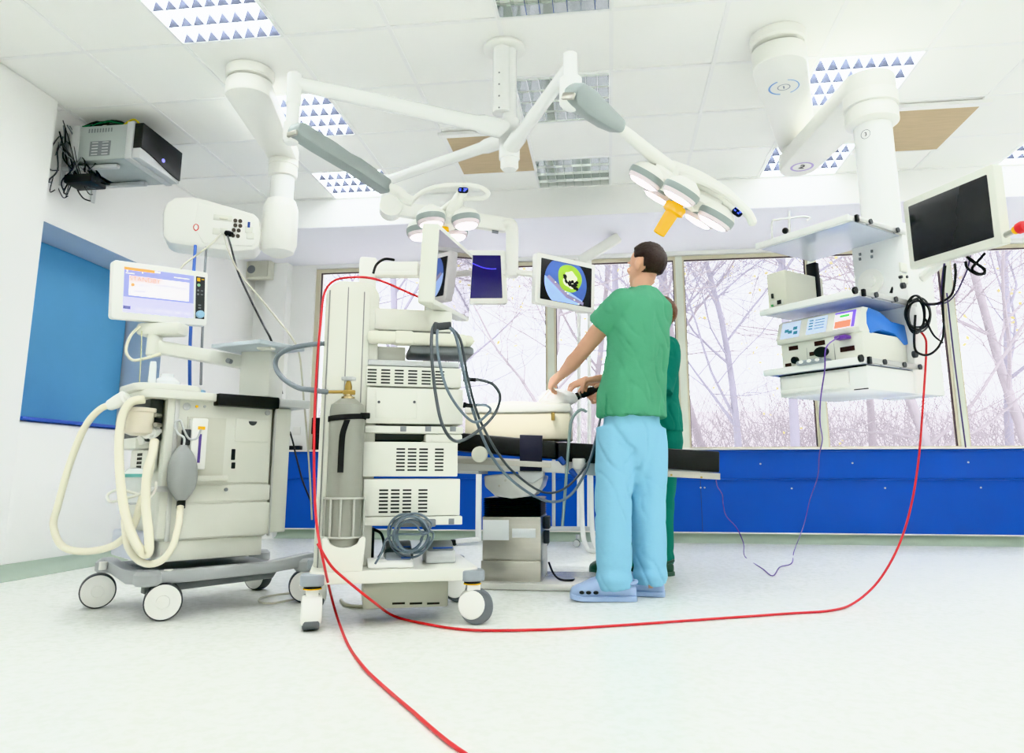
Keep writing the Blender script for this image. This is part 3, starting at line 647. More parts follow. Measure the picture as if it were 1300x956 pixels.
mb = MB(); mb.lathe((c1.x, c1.y, 2.80), (0, 0, -1), [(0, .1), (.02, .1), (.025, .09), (.05, .09)], 28); mb.build('bearing_collar', SHELL, t)
z2 = 2.70; d = V((c2.x-c1.x, c2.y-c1.y, 0)); M2 = basis(V((c1.x, c1.y, z2)), d, V((0, 0, 1)).cross(d)); L2 = d.length
boom('boom', M2, L2, .125, .135, .11)
fl_ = M2.col[2].z > 0
zf = -.0565 if fl_ else .0565
mb = MB(M2); ring(mb, M2, .05, 0, zf, .075, .075, .014, 0, 360); mb.build('round_emblem', mat('lilac print', (196, 180, 226), .5), t, smooth=0)
T = basis(V((c1.x, c1.y, z2-.0572))+d.normalized()*.05, V((1, .1, 0)), V((0, -1, 0)))
text_mesh('2', .08, T, DGRAY, 'number_mark', t)
Fp = Fr(1.2, 3.6, -50)
mb = MB(); mb.lathe((c2.x, c2.y, z2-.05), (0, 0, -1), [(0, .14), (.07, .14), (.075, .125), (.1, .135), (.16, .135), (.175, .115), (.18, .1)], 36); mb.build('bearing_collar', SHELL, t)
mb = MB(); mb.cyl((c2.x, c2.y, z2-.2), (c2.x, c2.y, 1.85), .097, n=36); mb.build('column', ENAM, t)
q = Y(1096, 176, c2.y-.1); rr = V((q.x-c2.x, q.y-c2.y, 0)).normalized(); T = basis(V((c2.x, c2.y, Y(1096, 173, 3.9).z))+rr*.0985, rr.cross(V((0, 0, -1))), V((0, 0, 1)))
mb = MB(T); ring(mb, T, 0, 0, .001, .026, .026, .003, 0, 360); mb.build('number_ring', MGRAY, t, smooth=0); text_mesh('3', .03, T, DGRAY, 'number_mark', t, .001)
# mast (local frame of the shelves)
yl = .43; xl = Fp.at(1083, 345, yl).x; zt = Fp.at(1120, 292, yl).z; zbm = Fp.at(1160, 500, yl).z; xr = .015; yr = Fp.atx(1190, 400, xr).y; yr = min(max(yr, .56), .75)
mb = MB(Fp.M); mb.box(xl, xr, yl, yr, zbm, 1.9, .01); mb.build('mast', ENAM, t)
mb = MB(Fp.M)
for px, py in ((1092, 323), (1092, 329), (1107, 319), (1107, 326)):
    p = Fp.at(px, py, yl); mb.box(p.x-.006, p.x+.006, yl-.006, yl+.005, p.z-.008, p.z+.008, .002)
mb.build('screw_cap', MGRAY, t)
p = Fp.at(1106, 358, yl); mb = MB(Fp.M)
mb.lathe((p.x, yl+.002, p.z), (0, -1, 0), [(0, .07), (.012, .07), (.016, .06), (.016, .035), (.03, .033), (.034, .02), (.034, .001)], 30); mb.build('gas_outlet', SHELL, t)
mb = MB(Fp.M)
for px, py in ((1146, 340), (1147, 354)):
    p = Fp.atx(px, py, xr); mb = MB(Fp.M); mb.box(xr-.003, xr+.008, p.y-.03, p.y+.03, p.z-.024, p.z+.024, .002); mb.build('outlet_plate', CREAM2, t)
for px, py, r in ((1145, 363, .016), (1142, 352, .008), (1149, 352, .008), (1160, 450, .018)):
    p = Fp.atx(px, py, xr); mb = MB(Fp.M); mb.cyl((xr-.002, p.y, p.z), (xr+.014, p.y, p.z), r, n=16); mb.build('socket', DGRAY, t)
# shelves
def shelf(zfront, x0, y1, rail, name='shelf'):
    s_ = MB(Fp.M); s_.box(x0, 0, 0, y1, zfront-.014, zfront+.014, .006); s_.box(x0-.01, .0, -.014, .004, zfront-.018, zfront+.018, .008)
    o = s_.build(name, ENAM, t)
    s_ = MB(Fp.M); s_.box(.006, .018, .05, y1, zfront-.013, zfront+.013, .002); r_ = s_.build('side_rail', ALU, t)
    for y in rail: s_ = MB(Fp.M); s_.cyl((.0, y, zfront), (.026, y, zfront), .014, n=16); s_.build('rail_knob', DGRAY, r_)
    s_ = MB(Fp.M); s_.box(x0+.01, -.0, .02, y1-.01, zfront-.0165, zfront-.0142); s_.build('underside_panel', mat('bluish underside panel', (206, 214, 232), .12, .0, var=.03, coat=.6), o, smooth=0)
    s_ = MB(Fp.M); s_.box(.004, .02, .03, .05, zfront-.018, zfront+.018, .003); s_.build('rail_end_cap', BLACK, r_)
zT, zM, zB = Y(1080, 276, 3.6).z, Y(1086, 371, 3.6).z, Y(1092, 457, 3.6).z
xlT, xlM, xlB = [Fp.atz(px, py, z).x for px, py, z in ((969, 313, zT), (958, 391, zM), (965, 477, zB))]
W0 = -(-(xlT+xlM+xlB)/3); W0 = max(min(W0, -.5), -.66)
shelf(zT, W0, .46, (.14, .38)); shelf(zM, W0, .5, (.13, .3)); shelf(zB, W0, .52, (.15, .32, .46))
for zk in (zM, zB): mb = MB(Fp.M); mb.cyl((.0, -.02, zk+.005), (.012, -.02, zk+.005), .018, n=18); mb.build('end_knob', BLACK, t)
# drawer under the bottom shelf
zd = Fp.at(1040, 498, .02).z; zd = zB-.135
mb = MB(Fp.M); mb.box(W0+.06, -.0, .03, .5, zd, zB-.02, .006); dr = mb.build('drawer', ENAM, t)
mb = MB(Fp.M); mb.box(W0+.08, -.09, .018, .032, zd+.02, zB-.04, .004); mb.box(W0+.08, -.09, .006, .03, zd+.015, zd+.035, .006); mb.build('drawer_handle', WHITE, dr)
mb = MB(Fp.M); mb.box(W0+.06, 0, .024, .03, zB-.026, zB-.021); mb.box(-.07, .001, .024, .03, zd-.001, zd+.004); mb.build('gap_line', BLACK, dr, smooth=0)
# infusion hook behind the top shelf
mb = MB(); p = [Y(px, py, 4.15) for px, py in ((981, 312), (980, 283), (987, 279), (1002, 277), (1020, 275), (1028, 277), (1024, 280))]
mb.tube(p, .006, 8); q = [Y(1002, 268, 4.15), Y(1002, 300, 4.15)]; mb.tube(q, .007, 8, 0)
o = mb.build('hook_bar', ALU, t); mb = MB(); k = Y(997, 293, 4.1); mb.sph(k, .018); mb.build('hook_knob', BLACK, t)

# white box and dark strip device on the middle shelf
cor = Fp.atz(985, 385, zM+.018)
x0 = Fp.at(967, 380, .03).x; x1 = Fp.at(983, 380, .03).x
t = fthing(Fr(*(Fp.M @ V((W0+.08, .2, zM+.014))).to_2d(), -50, zM+.014), 'power_supply_box', 'cream box standing on the middle shelf of the right pendant, left end', 'box')
hb = Y(985, 345, (Fp.M @ V((W0+.1, .05, 0))).y).z
mb = MB(Fp.M); mb.box(W0+.02, W0+.14, .03, .36, zM+.0145, hb, .006); mb.build('casing', CREAM, t)
mb = MB(Fp.M); mb.box(W0+.04, W0+.12, .022, .031, zM+.03, zM+.06, .003); mb.mi = 1; mb.box(W0+.085, W0+.11, .02, .031, zM+.034, zM+.056); mb.box(W0+.05, W0+.06, .02, .031, zM+.075, zM+.1); mb.mi = 2; mb.box(W0+.045, W0+.06, .02, .031, zM+.03, zM+.04); mb.build('socket_panel', [CREAM2, BLACK, mat('green key', (60, 150, 80), .5)], t)
pc = Fp.M.inverted() @ Y(1030, 352, 3.9)
t2 = MB(Fp.M); za_, zb2 = Y(1030, 372, (Fp.M @ V((pc.x, .3, 0))).y).z, Y(1028, 325, (Fp.M @ V((pc.x, .3, 0))).y).z
xx = Fp.at(1031, 350, .3).x; t2.box(xx-.03, xx+.03, .29, .33, zM+.014, zM+.30, .006); t2.mi = 1; t2.box(xx-.004, xx+.018, .286, .2905, zM+.05, zM+.15); t2.mi = 2; t2.box(xx, xx+.016, .286, .2905, zM+.18, zM+.2)
tag(t2.build('status_strip', [BLACK, LGRAY, mat('green key', (60, 150, 80), .5)]), 'black upright strip device between the top and middle shelves of the right pendant', 'device')

# electrosurgical generator on the bottom shelf
gz0 = zB+.016; gz1 = zM-.05
Fg = Fp
zc1 = Fg.at(1088, 393, .05).z; zlow = gz0
t = fthing(Fr(*(Fp.M @ V((-.3, .25, 0))).to_2d(), -50, gz0), 'electrosurgical_generator', 'cream and blue generator with three small screens on the bottom shelf of the right pendant', 'generator')
XL, XRr = W0+.07, -.015; GH = Fg.at(1068, 393, .05).z-gz0; GH = min(GH, zM-.03-gz0)
mid = gz0+GH*.52
mb = MB(Fg.M); mb.prism([(.05, gz0), (.045, mid), (.42, mid), (.42, gz0)], XL, XRr, 'x', bev=.006)
mb.build('lower_casing', CREAM2, t)
mb = MB(Fg.M); mb.prism([(.03, mid-.005), (.02, mid+.02), (.055, gz0+GH-.01), (.075, gz0+GH), (.14, gz0+GH), (.14, mid)], XL-.01, XRr, 'x', bev=.006); mb.build('display_head', CREAM2, t)
mb = MB(Fg.M); mb.prism([(.11, gz0+GH), (.2, gz0+GH-.01), (.3, gz0+GH-.05), (.42, gz0+GH-.055), (.44, gz0+GH*.4), (.40, gz0+GH*.36), (.32, mid+.01), (.2, mid+.02), (.11, mid-.01), (.085, mid+.04), (.09, gz0+GH-.03)], XL, XRr+.004, 'x', bev=.008); mb.build('blue_cover', mat('bright blue plastic', (62, 126, 214), .35, var=.03), t)
sl_ = V((0, .035, GH*.48-.03)).normalized(); nrm = V((0, -sl_.z, sl_.y))
wid = (XRr-XL)/3
SC1 = mat('pale blue screen', (196, 208, 232), .3, emit=.45, var=.1, scale=40); SC2 = mat('teal screen mark', (60, 130, 150), .3, emit=.3); SC3 = mat('lilac screen bar', (120, 90, 200), .3, emit=.6); SC4 = mat('orange screen bar', (250, 150, 110), .3, emit=.7); SC5 = mat('white screen', (240, 236, 246), .3, emit=.7); SC6 = mat('green screen bar', (80, 190, 90), .3, emit=.6)
def onface(x, s, off): p = V((x, .02, mid+.02))+sl_*s+nrm*off; return p
for k in range(3):
    xc = XL+wid*(k+.5); T = Fg.M @ basis(onface(xc, (GH*.48-.03)*.5, .003), V((1, 0, 0)), sl_)
    hw, hh_ = wid*.36, GH*.18; mb = MB(T); mb.box(-hw, hw, -hh_, hh_, 0, .002)
    if k == 0:
        mb.mi = 1
        for x, y in ((-.2, .0), (.25, .1), (.0, -.1), (.3, -.2)): mb.box(x*hw*2-.012, x*hw*2+.012, y*hh_*2-.012, y*hh_*2+.006, .002, .003)
    if k == 1:
        mb.mi = 1
        for q in range(4): mb.box(-hw*.2, hw*.75, hh_*(.6-.35*q), hh_*(.68-.35*q), .002, .003); mb.box(-hw*.8, -hw*.4, hh_*(.6-.35*q), hh_*(.75-.35*q), .002, .003)
    if k == 2:
        mb.mi = 2; mb.box(-hw, hw, hh_*.8, hh_, .002, .003); mb.box(hw*.7, hw, -hh_, hh_, .002, .003); mb.mi = 3; mb.box(-hw*.9, hw*.6, -hh_*.9, -hh_*.1, .002, .003); mb.mi = 4; mb.box(-hw*.5, hw*.4, hh_*.35, hh_*.6, .002, .0035)
    mb.build('display', [SC1 if k < 2 else SC5, SC2, SC3, SC4, SC6], t, smooth=0)
mb = MB(Fg.M)
for k in (1, 2): mb.box(XL+wid*k-.001, XL+wid*k+.001, .0465, .05, gz0+.01, mid)
mb.mi = 1
for x, z, a, b in ((.5, .78, .028, .011), (1.5, .8, .03, .012), (2.45, .42, .038, .012), (1.18, .44, .013, .01), (.25, .12, .018, .012)): mb.box(XL+wid*x-a, XL+wid*x+a, .043, .05, gz0+(mid-gz0)*z-b, gz0+(mid-gz0)*z+b, .002)
mb.build('indicator_window', [LINE, mat('dark red indicator', (52, 26, 28), .3)], t, smooth=0)
mb = MB(Fg.M); z_ = gz0+(mid-gz0)*.3
mb.prism(ell(XL+wid*1.55, z_+.02, .04, .026, 24), .036, .05, 'y'); mb.build('socket', BLACK, t)
mb = MB(Fg.M); mb.lathe((XL+wid*.55, .05, gz0+(mid-gz0)*.28), (0, -1, 0), [(0, .02), (.02, .018), (.022, .001)], 18); mb.build('socket', BLACK, t)
mb = MB(Fg.M); mb.prism(rrect(XL+wid*.9, XL+wid*1.9, gz0-.005, gz0+.02, .012), -.03, .045, 'y', bev=.004); mb.mi = 1
for k in range(3): mb.prism(ell(XL+wid*(1.1+.3*k), gz0+.011, .012, .008, 14), -.034, -.029, 'y')
mb.build('front_grip', [BGRAY, WHITE], t)
PLUG = Fg.M @ V((XL+wid*2.4, .02, gz0+(mid-gz0)*.82))
mb = MB(Fg.M); mb.box(XL+wid*2.2, XL+wid*2.62, -.0, .048, gz0+(mid-gz0)*.76, gz0+(mid-gz0)*.9, .006); mb.build('purple_plug', mat('purple plastic', (120, 76, 176), .4), t)

# black monitor on the right pendant
cs = [Y(1143, 255, 3.55), Y(1257, 212, 3.05), Y(1276, 305, 3.05), Y(1158, 345, 3.55)]
t, M, W_, H_ = monitor('monitor', 'large flat monitor with a black screen and pale frame at the right edge', cs, SCRBLK, .045, .035, CREAM2)
MONR = M
mb = MB(); b0 = M @ V((.05, 0, -.08)); b1 = Fp.M @ V((0, .6, 1.62)); mb.tube([b0, b0.lerp(b1, .5)+V((0, 0, -.03)), b1], .025, 10); mb.build('support_arm', SHELL, t)
mb = MB(); a = M @ V((W_*.48, -H_*.40, -.02)); b = M @ V((W_*.48+.09, -H_*.36, -.02)); dd = (b-a).normalized()
mb.lathe(a, dd, [(0, .012), (.06, .012)], 14); s_ = mb.build('switch_stem', STEEL, t)
mb = MB(); mb.lathe(a+dd*.055, dd, [(0, .016), (.016, .018)], 18); mb.build('switch_collar', YEL, s_)
mb = MB(); mb.lathe(a+dd*.07, dd, [(0, .014), (.004, .022), (.024, .024), (.034, .02), (.036, .001)], 18); mb.build('emergency_stop', RED, s_)

# ------------------------------------------------------------------ wall computer
GCASE = mat('grey sheet metal', (176, 184, 182), .45, .2, var=.03)
t = thing('desktop_computer', 'grey desktop computer case mounted sideways high on the left wall under the ceiling', 'computer', (-3.25, 4.36, 2.63), 0)
x0, x1, y0, y1, z0, z1 = -3.5, -3.0, 4.13, 4.58, 2.64, 2.885
mb = MB(); mb.box(x0, x1-.1, y0, y1, z0, z1, .008); mb.mi = 1
p0, p1 = Y(115, 180, y0), Y(139, 197, y0)
mb.box(p0.x, p1.x, y0-.002, y0+.002, p1.z, p0.z); mb.mi = 2
for i in range(5):
    for j in range(2):
        z = p1.z+(p0.z-p1.z)*(i+.5)/5; x = p0.x+(p1.x-p0.x)*(j+.5)/2; mb.box(x-.022, x+.022, y0-.004, y0, z-.003, z+.004, .001)
mb.mi = 1
for i in range(9): mb.box(x0+.12+.02*i, x0+.13+.02*i, y0-.001, y0+.002, z1-.05, z1-.022)
mb.build('case', [GCASE, MGRAY, LGRAY], t)
mb = MB(); mb.box(x1-.1, x1-.05, y0-.012, y1+.01, z0-.01, z1+.012, .01); mb.build('front_flange', LGRAY, t)
mb = MB(); mb.box(x0-.0, x0+.06, y0-.008, y1, z0, z1+.008, .008); mb.build('rear_flange', LGRAY, t)
mb = MB(); prof = [(y0, z0)]+[(y0, z0+.07)]+[(y0+(y1-y0)*i/10, z0+.07-.05*(.5-.5*math.cos(PI*i/10))) for i in range(1, 11)]+[(y1, z0)]
mb.prism(prof, x1-.05, x1+.004, 'x', bev=.003); mb.build('silver_bezel', LGRAY, t)
mb = MB(); prof = [(y0, z0+.07)]+[(y0+(y1-y0)*i/10, z0+.07-.05*(.5-.5*math.cos(PI*i/10))) for i in range(1, 11)]+[(y1, z1-.01), (y0, z1-.0)]
mb.prism(prof, x1-.05, x1+.012, 'x', bev=.004); mb.build('black_bezel', BLACK, t)
p = X(207, 204, x1+.012); mb = MB(); mb.cyl((x1+.01, p.y, p.z), (x1+.018, p.y, p.z), .012, n=18); mb.build('power_button', mat('blue white led', (150, 150, 255), .3, emit=2), t)
for i, y in enumerate((4.2, 4.5)):
    t2 = thing('wall_bracket', ('near' if i == 0 else 'far')+' white steel bracket under the grey wall computer', 'bracket', (-3.5, y, 2.6), 0, 'brackets under the wall computer')
    mb = MB(); mb.box(-3.598, -3.19, y-.018, y+.018, 2.606, 2.636, .008); mb.build('arm', LGRAY, t2)
    mb = MB(); mb.box(-3.598, -3.588, y-.02, y+.02, 2.5, 2.88, .002); mb.build('wall_plate', LGRAY, t2)
def wire(name, pts, r, m, label=None, cat='cable', parent=None, n=7, sub=6, group=None):
    mb = MB(); mb.tube(pts, r, n, sub); o = mb.build(name, m, parent, smooth=60)
    return tag(o, label, cat, group) if label else o
rs = random.Random(2)
t = thing('cable_bundle', 'tangle of black and green cables hanging at the rear of the grey wall computer', 'cable', (-3.55, 4.2, 2.35), 0)
for k in range(24):
    a = V((-3.53+rs.uniform(-.04, .03), 4.12+rs.uniform(-.08, .1), 2.84+rs.uniform(-.12, .06))); b = V((-3.52+rs.uniform(-.05, .22), 4.05+rs.uniform(0, .2), 2.47+rs.uniform(-.07, .12)))
    pts = [a]+[a.lerp(b, q)+V((rs.uniform(-.06, .08), rs.uniform(-.06, .06), rs.uniform(-.04, .04))) for q in (.3, .65)]+[b, b+V((rs.uniform(-.0, .1), rs.uniform(-.02, .02), rs.uniform(-.03, .02)))]
    wire('wire', pts, rs.choice((.003, .004, .005)), rs.choice((BLACK, BLACK, DGRAY, MGRAY)), parent=t, n=6, sub=6)
for k in range(7):
    pts = [V((-3.5+rs.uniform(-.03, .05), 4.2, 2.9+rs.uniform(-.03, .03))), V((-3.4, 4.22, 2.93+rs.uniform(-.01, .04))), V((-3.27+rs.uniform(-.03, .03), 4.22, 2.93+rs.uniform(-.01, .04))), V((-3.15, 4.2, 2.91))]
    wire('wire', pts, .006, (BLACK, BLACK, mat('green wire', (40, 130, 80), .5))[k % 3], parent=t, n=5, sub=3)
wire('wire', [V((-3.2, 4.2, 2.9)), V((-3.14, 4.19, 2.935)), V((-3.08, 4.17, 2.93)), V((-3.03, 4.16, 2.88))], .006, mat('yellow wire', (226, 206, 40), .5), parent=t, n=6)
mb = MB(); mb.box(-3.5, -3.3, 4.1, 4.25, 2.48, 2.54, .01); mb.build('adapter_block', BLACK, t)
# grey loudspeaker box on the left wall
F = Fr(-3.6, 6.75, 0); p0, p1 = Y(300, 320, 6.75), Y(343, 353, 6.75)
t = thing('wall_speaker', 'beige box speaker in the corner behind the left pendant box', 'speaker', (-3.6, 6.75, p1.z), 0)
mb = MB(); mb.box(-3.599, p1.x, 6.75, 6.83, p1.z, p0.z, .006); mb.build('cabinet', CREAM, t)
mb = MB(); x_ = max(-3.58, p0.x+.02); mb.box(x_, p1.x-.03, 6.74, 6.752, p1.z+.02, p0.z-.02, .003); mb.build('grille', mat('beige grille', (196, 196, 182), .6), t)
mb = MB(); c = Y(319, 342, 6.74); mb.lathe((c.x, 6.742, c.z), (0, -1, 0), [(0, .045), (.004, .04), (.004, .001)], 24); c = Y(319, 329, 6.74); mb.lathe((c.x, 6.742, c.z), (0, -1, 0), [(0, .02), (.004, .018), (.004, .001)], 20); mb.build('speaker_cone', MGRAY, t)
# ------------------------------------------------------------------ endoscopy trolley
TF = Fr(-1.16, 2.85, 20)
RAWM = mat('grey painted steel cylinder', (150, 152, 142), .35, .3, var=.05, scale=6)
def caster(t, M, r, w, tire=RUBBER, hubm=WHITE, housing=True, twin=False, th=.014, hang=None):
    """caster with its wheel centre at the origin of M, rolling axis along local x; stem rises on local -y side"""
    mb = MB(M)
    if housing:
        hw = w*.62+.008; mb.prism(ell(-.30*r, .14*r, .80*r, .84*r, 30), -hw, hw, 'x', bev=.008)
        mb.prism([(-.042, .5*r), (.018, .5*r), (.014, r*1.3), (-.04, r*1.3)], -.024, .024, 'x', bev=.006)
    mb.cyl((0, -.012, r*1.2), (0, -.012, r*1.2+.035), .018, n=18)
    c = mb.build('caster', hubm, t)
    for s in ((-1, 1) if twin else (0,)):
        x0 = s*w*.5
        m2 = MB(M); ww = w*.34 if twin else w*.62
        m2.lathe((x0-ww, 0, 0), (1, 0, 0), [(0, r*.86), (.0, r*.96), (.006, r), (2*ww-.006, r), (2*ww, r*.96), (2*ww, r*.86)], 36); m2.build('tire', tire, c)
        m2 = MB(M); m2.lathe((x0-ww-.004, 0, 0), (1, 0, 0), [(0, .001), (0, r*.34), (.003, r*.36), (.003, r*.91), (.006, r*.945), (2*ww+.002, r*.945), (2*ww+.005, r*.91), (2*ww+.005, r*.36), (2*ww+.008, r*.34), (2*ww+.008, .001)], 36); m2.build('wheel_disc', tire if housing else hubm, c)
    return c
def wheel_at(px, py, yy, rot, r): p = Y(px, py, yy); return Matrix.Translation((p.x, p.y, r+.001)) @ Matrix.Rotation(R_(rot), 4, 'Z')
t = fthing(TF, 'equipment_trolley', 'white wheeled endoscopy trolley stacked with equipment, left of the operating table', 'trolley')
X1 = TF.at(612, 730, 0).x; X0 = TF.at(385, 735, 0).x
zt, zb_ = TF.at(500, 724, 0).z, TF.at(500, 740, 0).z
mb = MB(TF.M); mb.prism(rrect(X0+.02, X1-.01, 0, .6, .05), zb_, zt, 'z', bev=.006); mb.build('base_shelf', CREAM2, t)
for sx, ly in ((X0+.035, .03), (X1-.035, .03), (X0+.035, .57), (X1-.035, .57)):
    mb = MB(TF.M); mb.prism(rrect(sx-.048, sx+.048, ly-.048, ly+.048, .03), zb_-.004, zt-.008, 'z', bev=.008); mb.build('corner_bumper', BGRAY, t)
    mb = MB(TF.M); mb.lathe((sx, ly, zb_), (0, 0, -1), [(0, .035), (.018, .034), (.019, .001)], 20); o = mb.build('swivel_collar', BLACK, t)
    mb = MB(TF.M); mb.lathe((sx, ly, zb_-.014), (0, 0, -1), [(0, .036), (.004, .036)], 20); mb.build('yellow_ring', YEL, o)
for (lx, ly), rot, off in (((X0+.035, .03), 25, 0), ((X1-.035, .03), -80, 0), ((X0+.035, .57), 30, 0), ((X1-.035, .57), -60, 0)):
    p = TF.M @ V((lx, ly, 0)); r = .068; M = Matrix.Translation((p.x, p.y, r+.001)) @ Matrix.Rotation(R_(rot), 4, 'Z') @ Matrix.Translation((0, .018, 0)); caster(t, M, r, .05)
# spine with a rounded top
a0, a1, z0, z1 = TF.rect(406, 356, 468, 716, .16); z0 = zt
def arch(x0, x1, z0, z1, r): return [(x0, z0), (x1, z0)]+[(x1-r+r*math.cos(R_(a)), z1-r+r*math.sin(R_(a))) for a in range(0, 91, 10)]+[(x0+r+r*math.cos(R_(a)), z1-r+r*math.sin(R_(a))) for a in range(90, 181, 10)]
mb = MB(TF.M); mb.prism(arch(a0, a1+.03, z0, z1, .075), .165, .56, 'y', bev=.006); mb.mi = 1
for px in (413, 437, 458): x = TF.at(px, 500, .15).x; mb.box(x-.0025, x+.0025, .1485, .1655, z0, z1-.02-(.03 if px != 437 else .012), 0)
mb.build('spine_column', [CREAM2, LINE], t)
mb = MB(TF.M); mb.prism(arch(a0+.02, a1-.012, z0, z1-.012, .06), .15, .166, 'y', bev=.004); mb.build('spine_cover', CREAM2, t)
# shelves
def tshelf(x0, y0, x1, y1, ly, dep, name='shelf', m=CREAM2):
    a, b, c, d = TF.rect(x0, y0, x1, y1, ly); mb = MB(TF.M); mb.box(a, b, ly, ly+dep, c, d, .004); return mb.build(name, m, t), (a, b, c, d)
sh, q = tshelf(463, 541, 588, 550, .12, .4)
mb = MB(TF.M); 
for px in (512, 543.5, 575): p = TF.at(px, 544.5, .12); mb = MB(TF.M); mb.box(p.x-.013, p.x+.013, .1175, .122, p.z-.011, p.z+.011, .001); mb.build('grey_plug', MGRAY, sh)
sh2, q2 = tshelf(461, 656, 587, 667, .12, .42)
p = TF.at(573, 662, .12); mb = MB(TF.M); mb.box(p.x-.012, p.x+.012, .117, .122, p.z-.012, p.z+.012, .001); mb.build('grey_plug', MGRAY, sh2)
sh3, q3 = tshelf(467, 458, 583, 465, .13, .4, m=LGRAY)
mb = MB(TF.M); a, b, c, d = TF.rect(540, 551, 587, 562, .125); mb.box(a, b, .125, .4, c, d, .008); mb.build('shelf_bracket', CREAM2, t)
mb = MB(TF.M); a, b, c, d = TF.rect(462, 549, 545, 559, .2); mb.box(a, b, .2, .5, c, d); mb.build('shelf_gap_shade', DGRAY, t, smooth=0)  # dark block painted in as the shade of the gap under the shelf
a, b, c, d = TF.rect(466, 421, 603, 437, .10)
mb = MB(TF.M); mb.box(a, b-.03, .10, .16, c, d, .02, 3); mb.box(b-.06, b, .10, .3, c+.004, d-.004, .022, 4); mb.box(a+.12, a+.2, .095, .165, c-.002, d+.002, .01); mb.build('push_handle', CREAM, t)
a, b, c, d = TF.rect(520, 438, 603, 449, .12); mb = MB(TF.M); mb.box(a, b, .13, .36, c, d, .014, 3); mb.build('keyboard_tray', MGRAY, t)
mb = MB(TF.M); a, b, c, d = TF.rect(498, 660, 553, 667, .10); mb.box(a, b, .09, .13, c-.006, d+.002, .004); mb.build('cable_hook', MGRAY, t)
mb = MB(TF.M); a, b, c, d = TF.rect(461, 742, 569, 772, .12); mb.box(a, b, .12, .45, c, zb_-.0, .006); pb = mb.build('power_box', mat('grey green metal', (184, 188, 174), .45, var=.03), t)
for k in range(3): p = TF.at(506+22*k, 766, .12); mb = MB(TF.M); mb.box(p.x-.026, p.x+.026, .118, .1205, p.z-.004, p.z+.004); mb.build('slot', SLOT, pb, smooth=0)
mb = MB(TF.M); a, b, c, d = TF.rect(464, 670, 475, 716, .3); mb.box(a, b, .3, .34, zt, d, .003); mb.build('support_post', DGRAY, t)
def device(rect, ly, dep, name, label, cols=None, rows=None, hatch=None, m=CREAM2, foot=True):
    a, b, c, d = TF.rect(*rect, ly); o = TF.M @ V(((a+b)/2, ly+dep/2, c))
    t2 = thing(name, label, 'equipment', o, TF.rot)
    mb = MB(TF.M); mb.box(a, b, ly, ly+dep, c, d, .004); mb.build('casing', m, t2)
    if cols:
        z0_, z1_ = TF.at((rect[0]+rect[2])/2, rows[1], ly).z, TF.at((rect[0]+rect[2])/2, rows[0], ly).z; n = rows[2]
        for px0, px1 in cols:
            if px0 == cols[0][0] or (len(cols) == 4 and px0 == cols[3][0]): mb = MB(TF.M)
            xa, xb = TF.at(px0, (rows[0]+rows[1])/2, ly).x, TF.at(px1, (rows[0]+rows[1])/2, ly).x
            for k in range(n): z = z0_+(z1_-z0_)*(k+.5)/n; hh = (z1_-z0_)/n*.24; mb.box(xa, xb, ly-.0012, ly+.001, z-hh, z+hh)
            if px0 == cols[-1][0] or (len(cols) == 4 and px0 == cols[2][0]): mb.build('vent', SLOT, t2, smooth=0)
    if hatch:
        x0, x1, z0_, z1_ = TF.rect(*hatch, ly); mb = MB(TF.M); mb.box(x0, x1, ly-.003, ly+.002, z0_, z1_, .0015); h_ = mb.build('cover_plate', m, t2)
        for px in (hatch[0]+4, hatch[2]-3): p = TF.at(px, 510.5, ly); mb = MB(TF.M); mb.cyl((p.x, ly-.006, p.z), (p.x, ly, p.z), .006, n=14); mb.build('screw', DGRAY, h_)
    return t2
device((476, 393, 574, 420), .16, .34, 'video_processor', 'plain white box on top of the trolley, under the tilted monitor')
device((472, 440, 515, 458), .2, .2, 'connector_box', 'small white box beside the grey keyboard tray on the trolley')
device((465, 466, 586, 491), .13, .36, 'light_source', 'white vented box with six columns of slots, uppermost vented unit of the trolley', [(466.5+17.2*k, 478+17.2*k) for k in range(6)], (469, 489, 5))
device((465, 493, 588, 538), .13, .36, 'insufflator', 'white box with a screwed square cover plate in the middle of the trolley', hatch=(477, 495, 529, 531))
device((461, 561, 581, 605), .13, .38, 'vented_unit', 'white vented box above the lowest one on the trolley', [(503, 514), (517.5, 528.5), (532, 543), (552, 563)], (568, 599, 7))
device((461, 608, 584, 655), .13, .38, 'vented_unit', 'lowest white vented box on the trolley, just above the coiled cable', [(481, 492.5), (496, 507), (511, 522), (531, 542.5)], (620, 652, 7))
# monitor arm and tilted monitor
mb = MB(TF.M); a, b, c, d = TF.rect(456, 328, 478, 360, .3); mb.box(a, b, .27, .36, c-.05, d, .012); mb.build('arm_post', SHELL, t)
mb = MB(); p0, p1 = TF.M @ TF.at(472, 343, .3), Y(532, 343, 3.2); beam(mb, p0, p1, .05, .075, bev=.014); beam(mb, p0+V((0, 0, -.022)), p1+V((0, 0, -.022)), .06, .02, bev=.004); mb.build('monitor_arm', SHELL, t)
wire('arm_cable', [Y(474, 347, 3.02), Y(478, 336, 3.0), Y(488, 329, 3.0), Y(500, 330, 3.05)], .006, BLACK, parent=t)
near_t, near_b, far_t, far_b = Y(557, 285, 2.95), Y(549, 384, 2.95), Y(602, 324, 3.62), Y(594, 409, 3.62)
MT, M, W_, H_ = monitor('monitor', 'tilted flat monitor seen nearly edge on, on the arm above the trolley', [near_t, far_t, far_b, near_b], SCRGLOSS, .07, .022, CREAM2, back=.01)

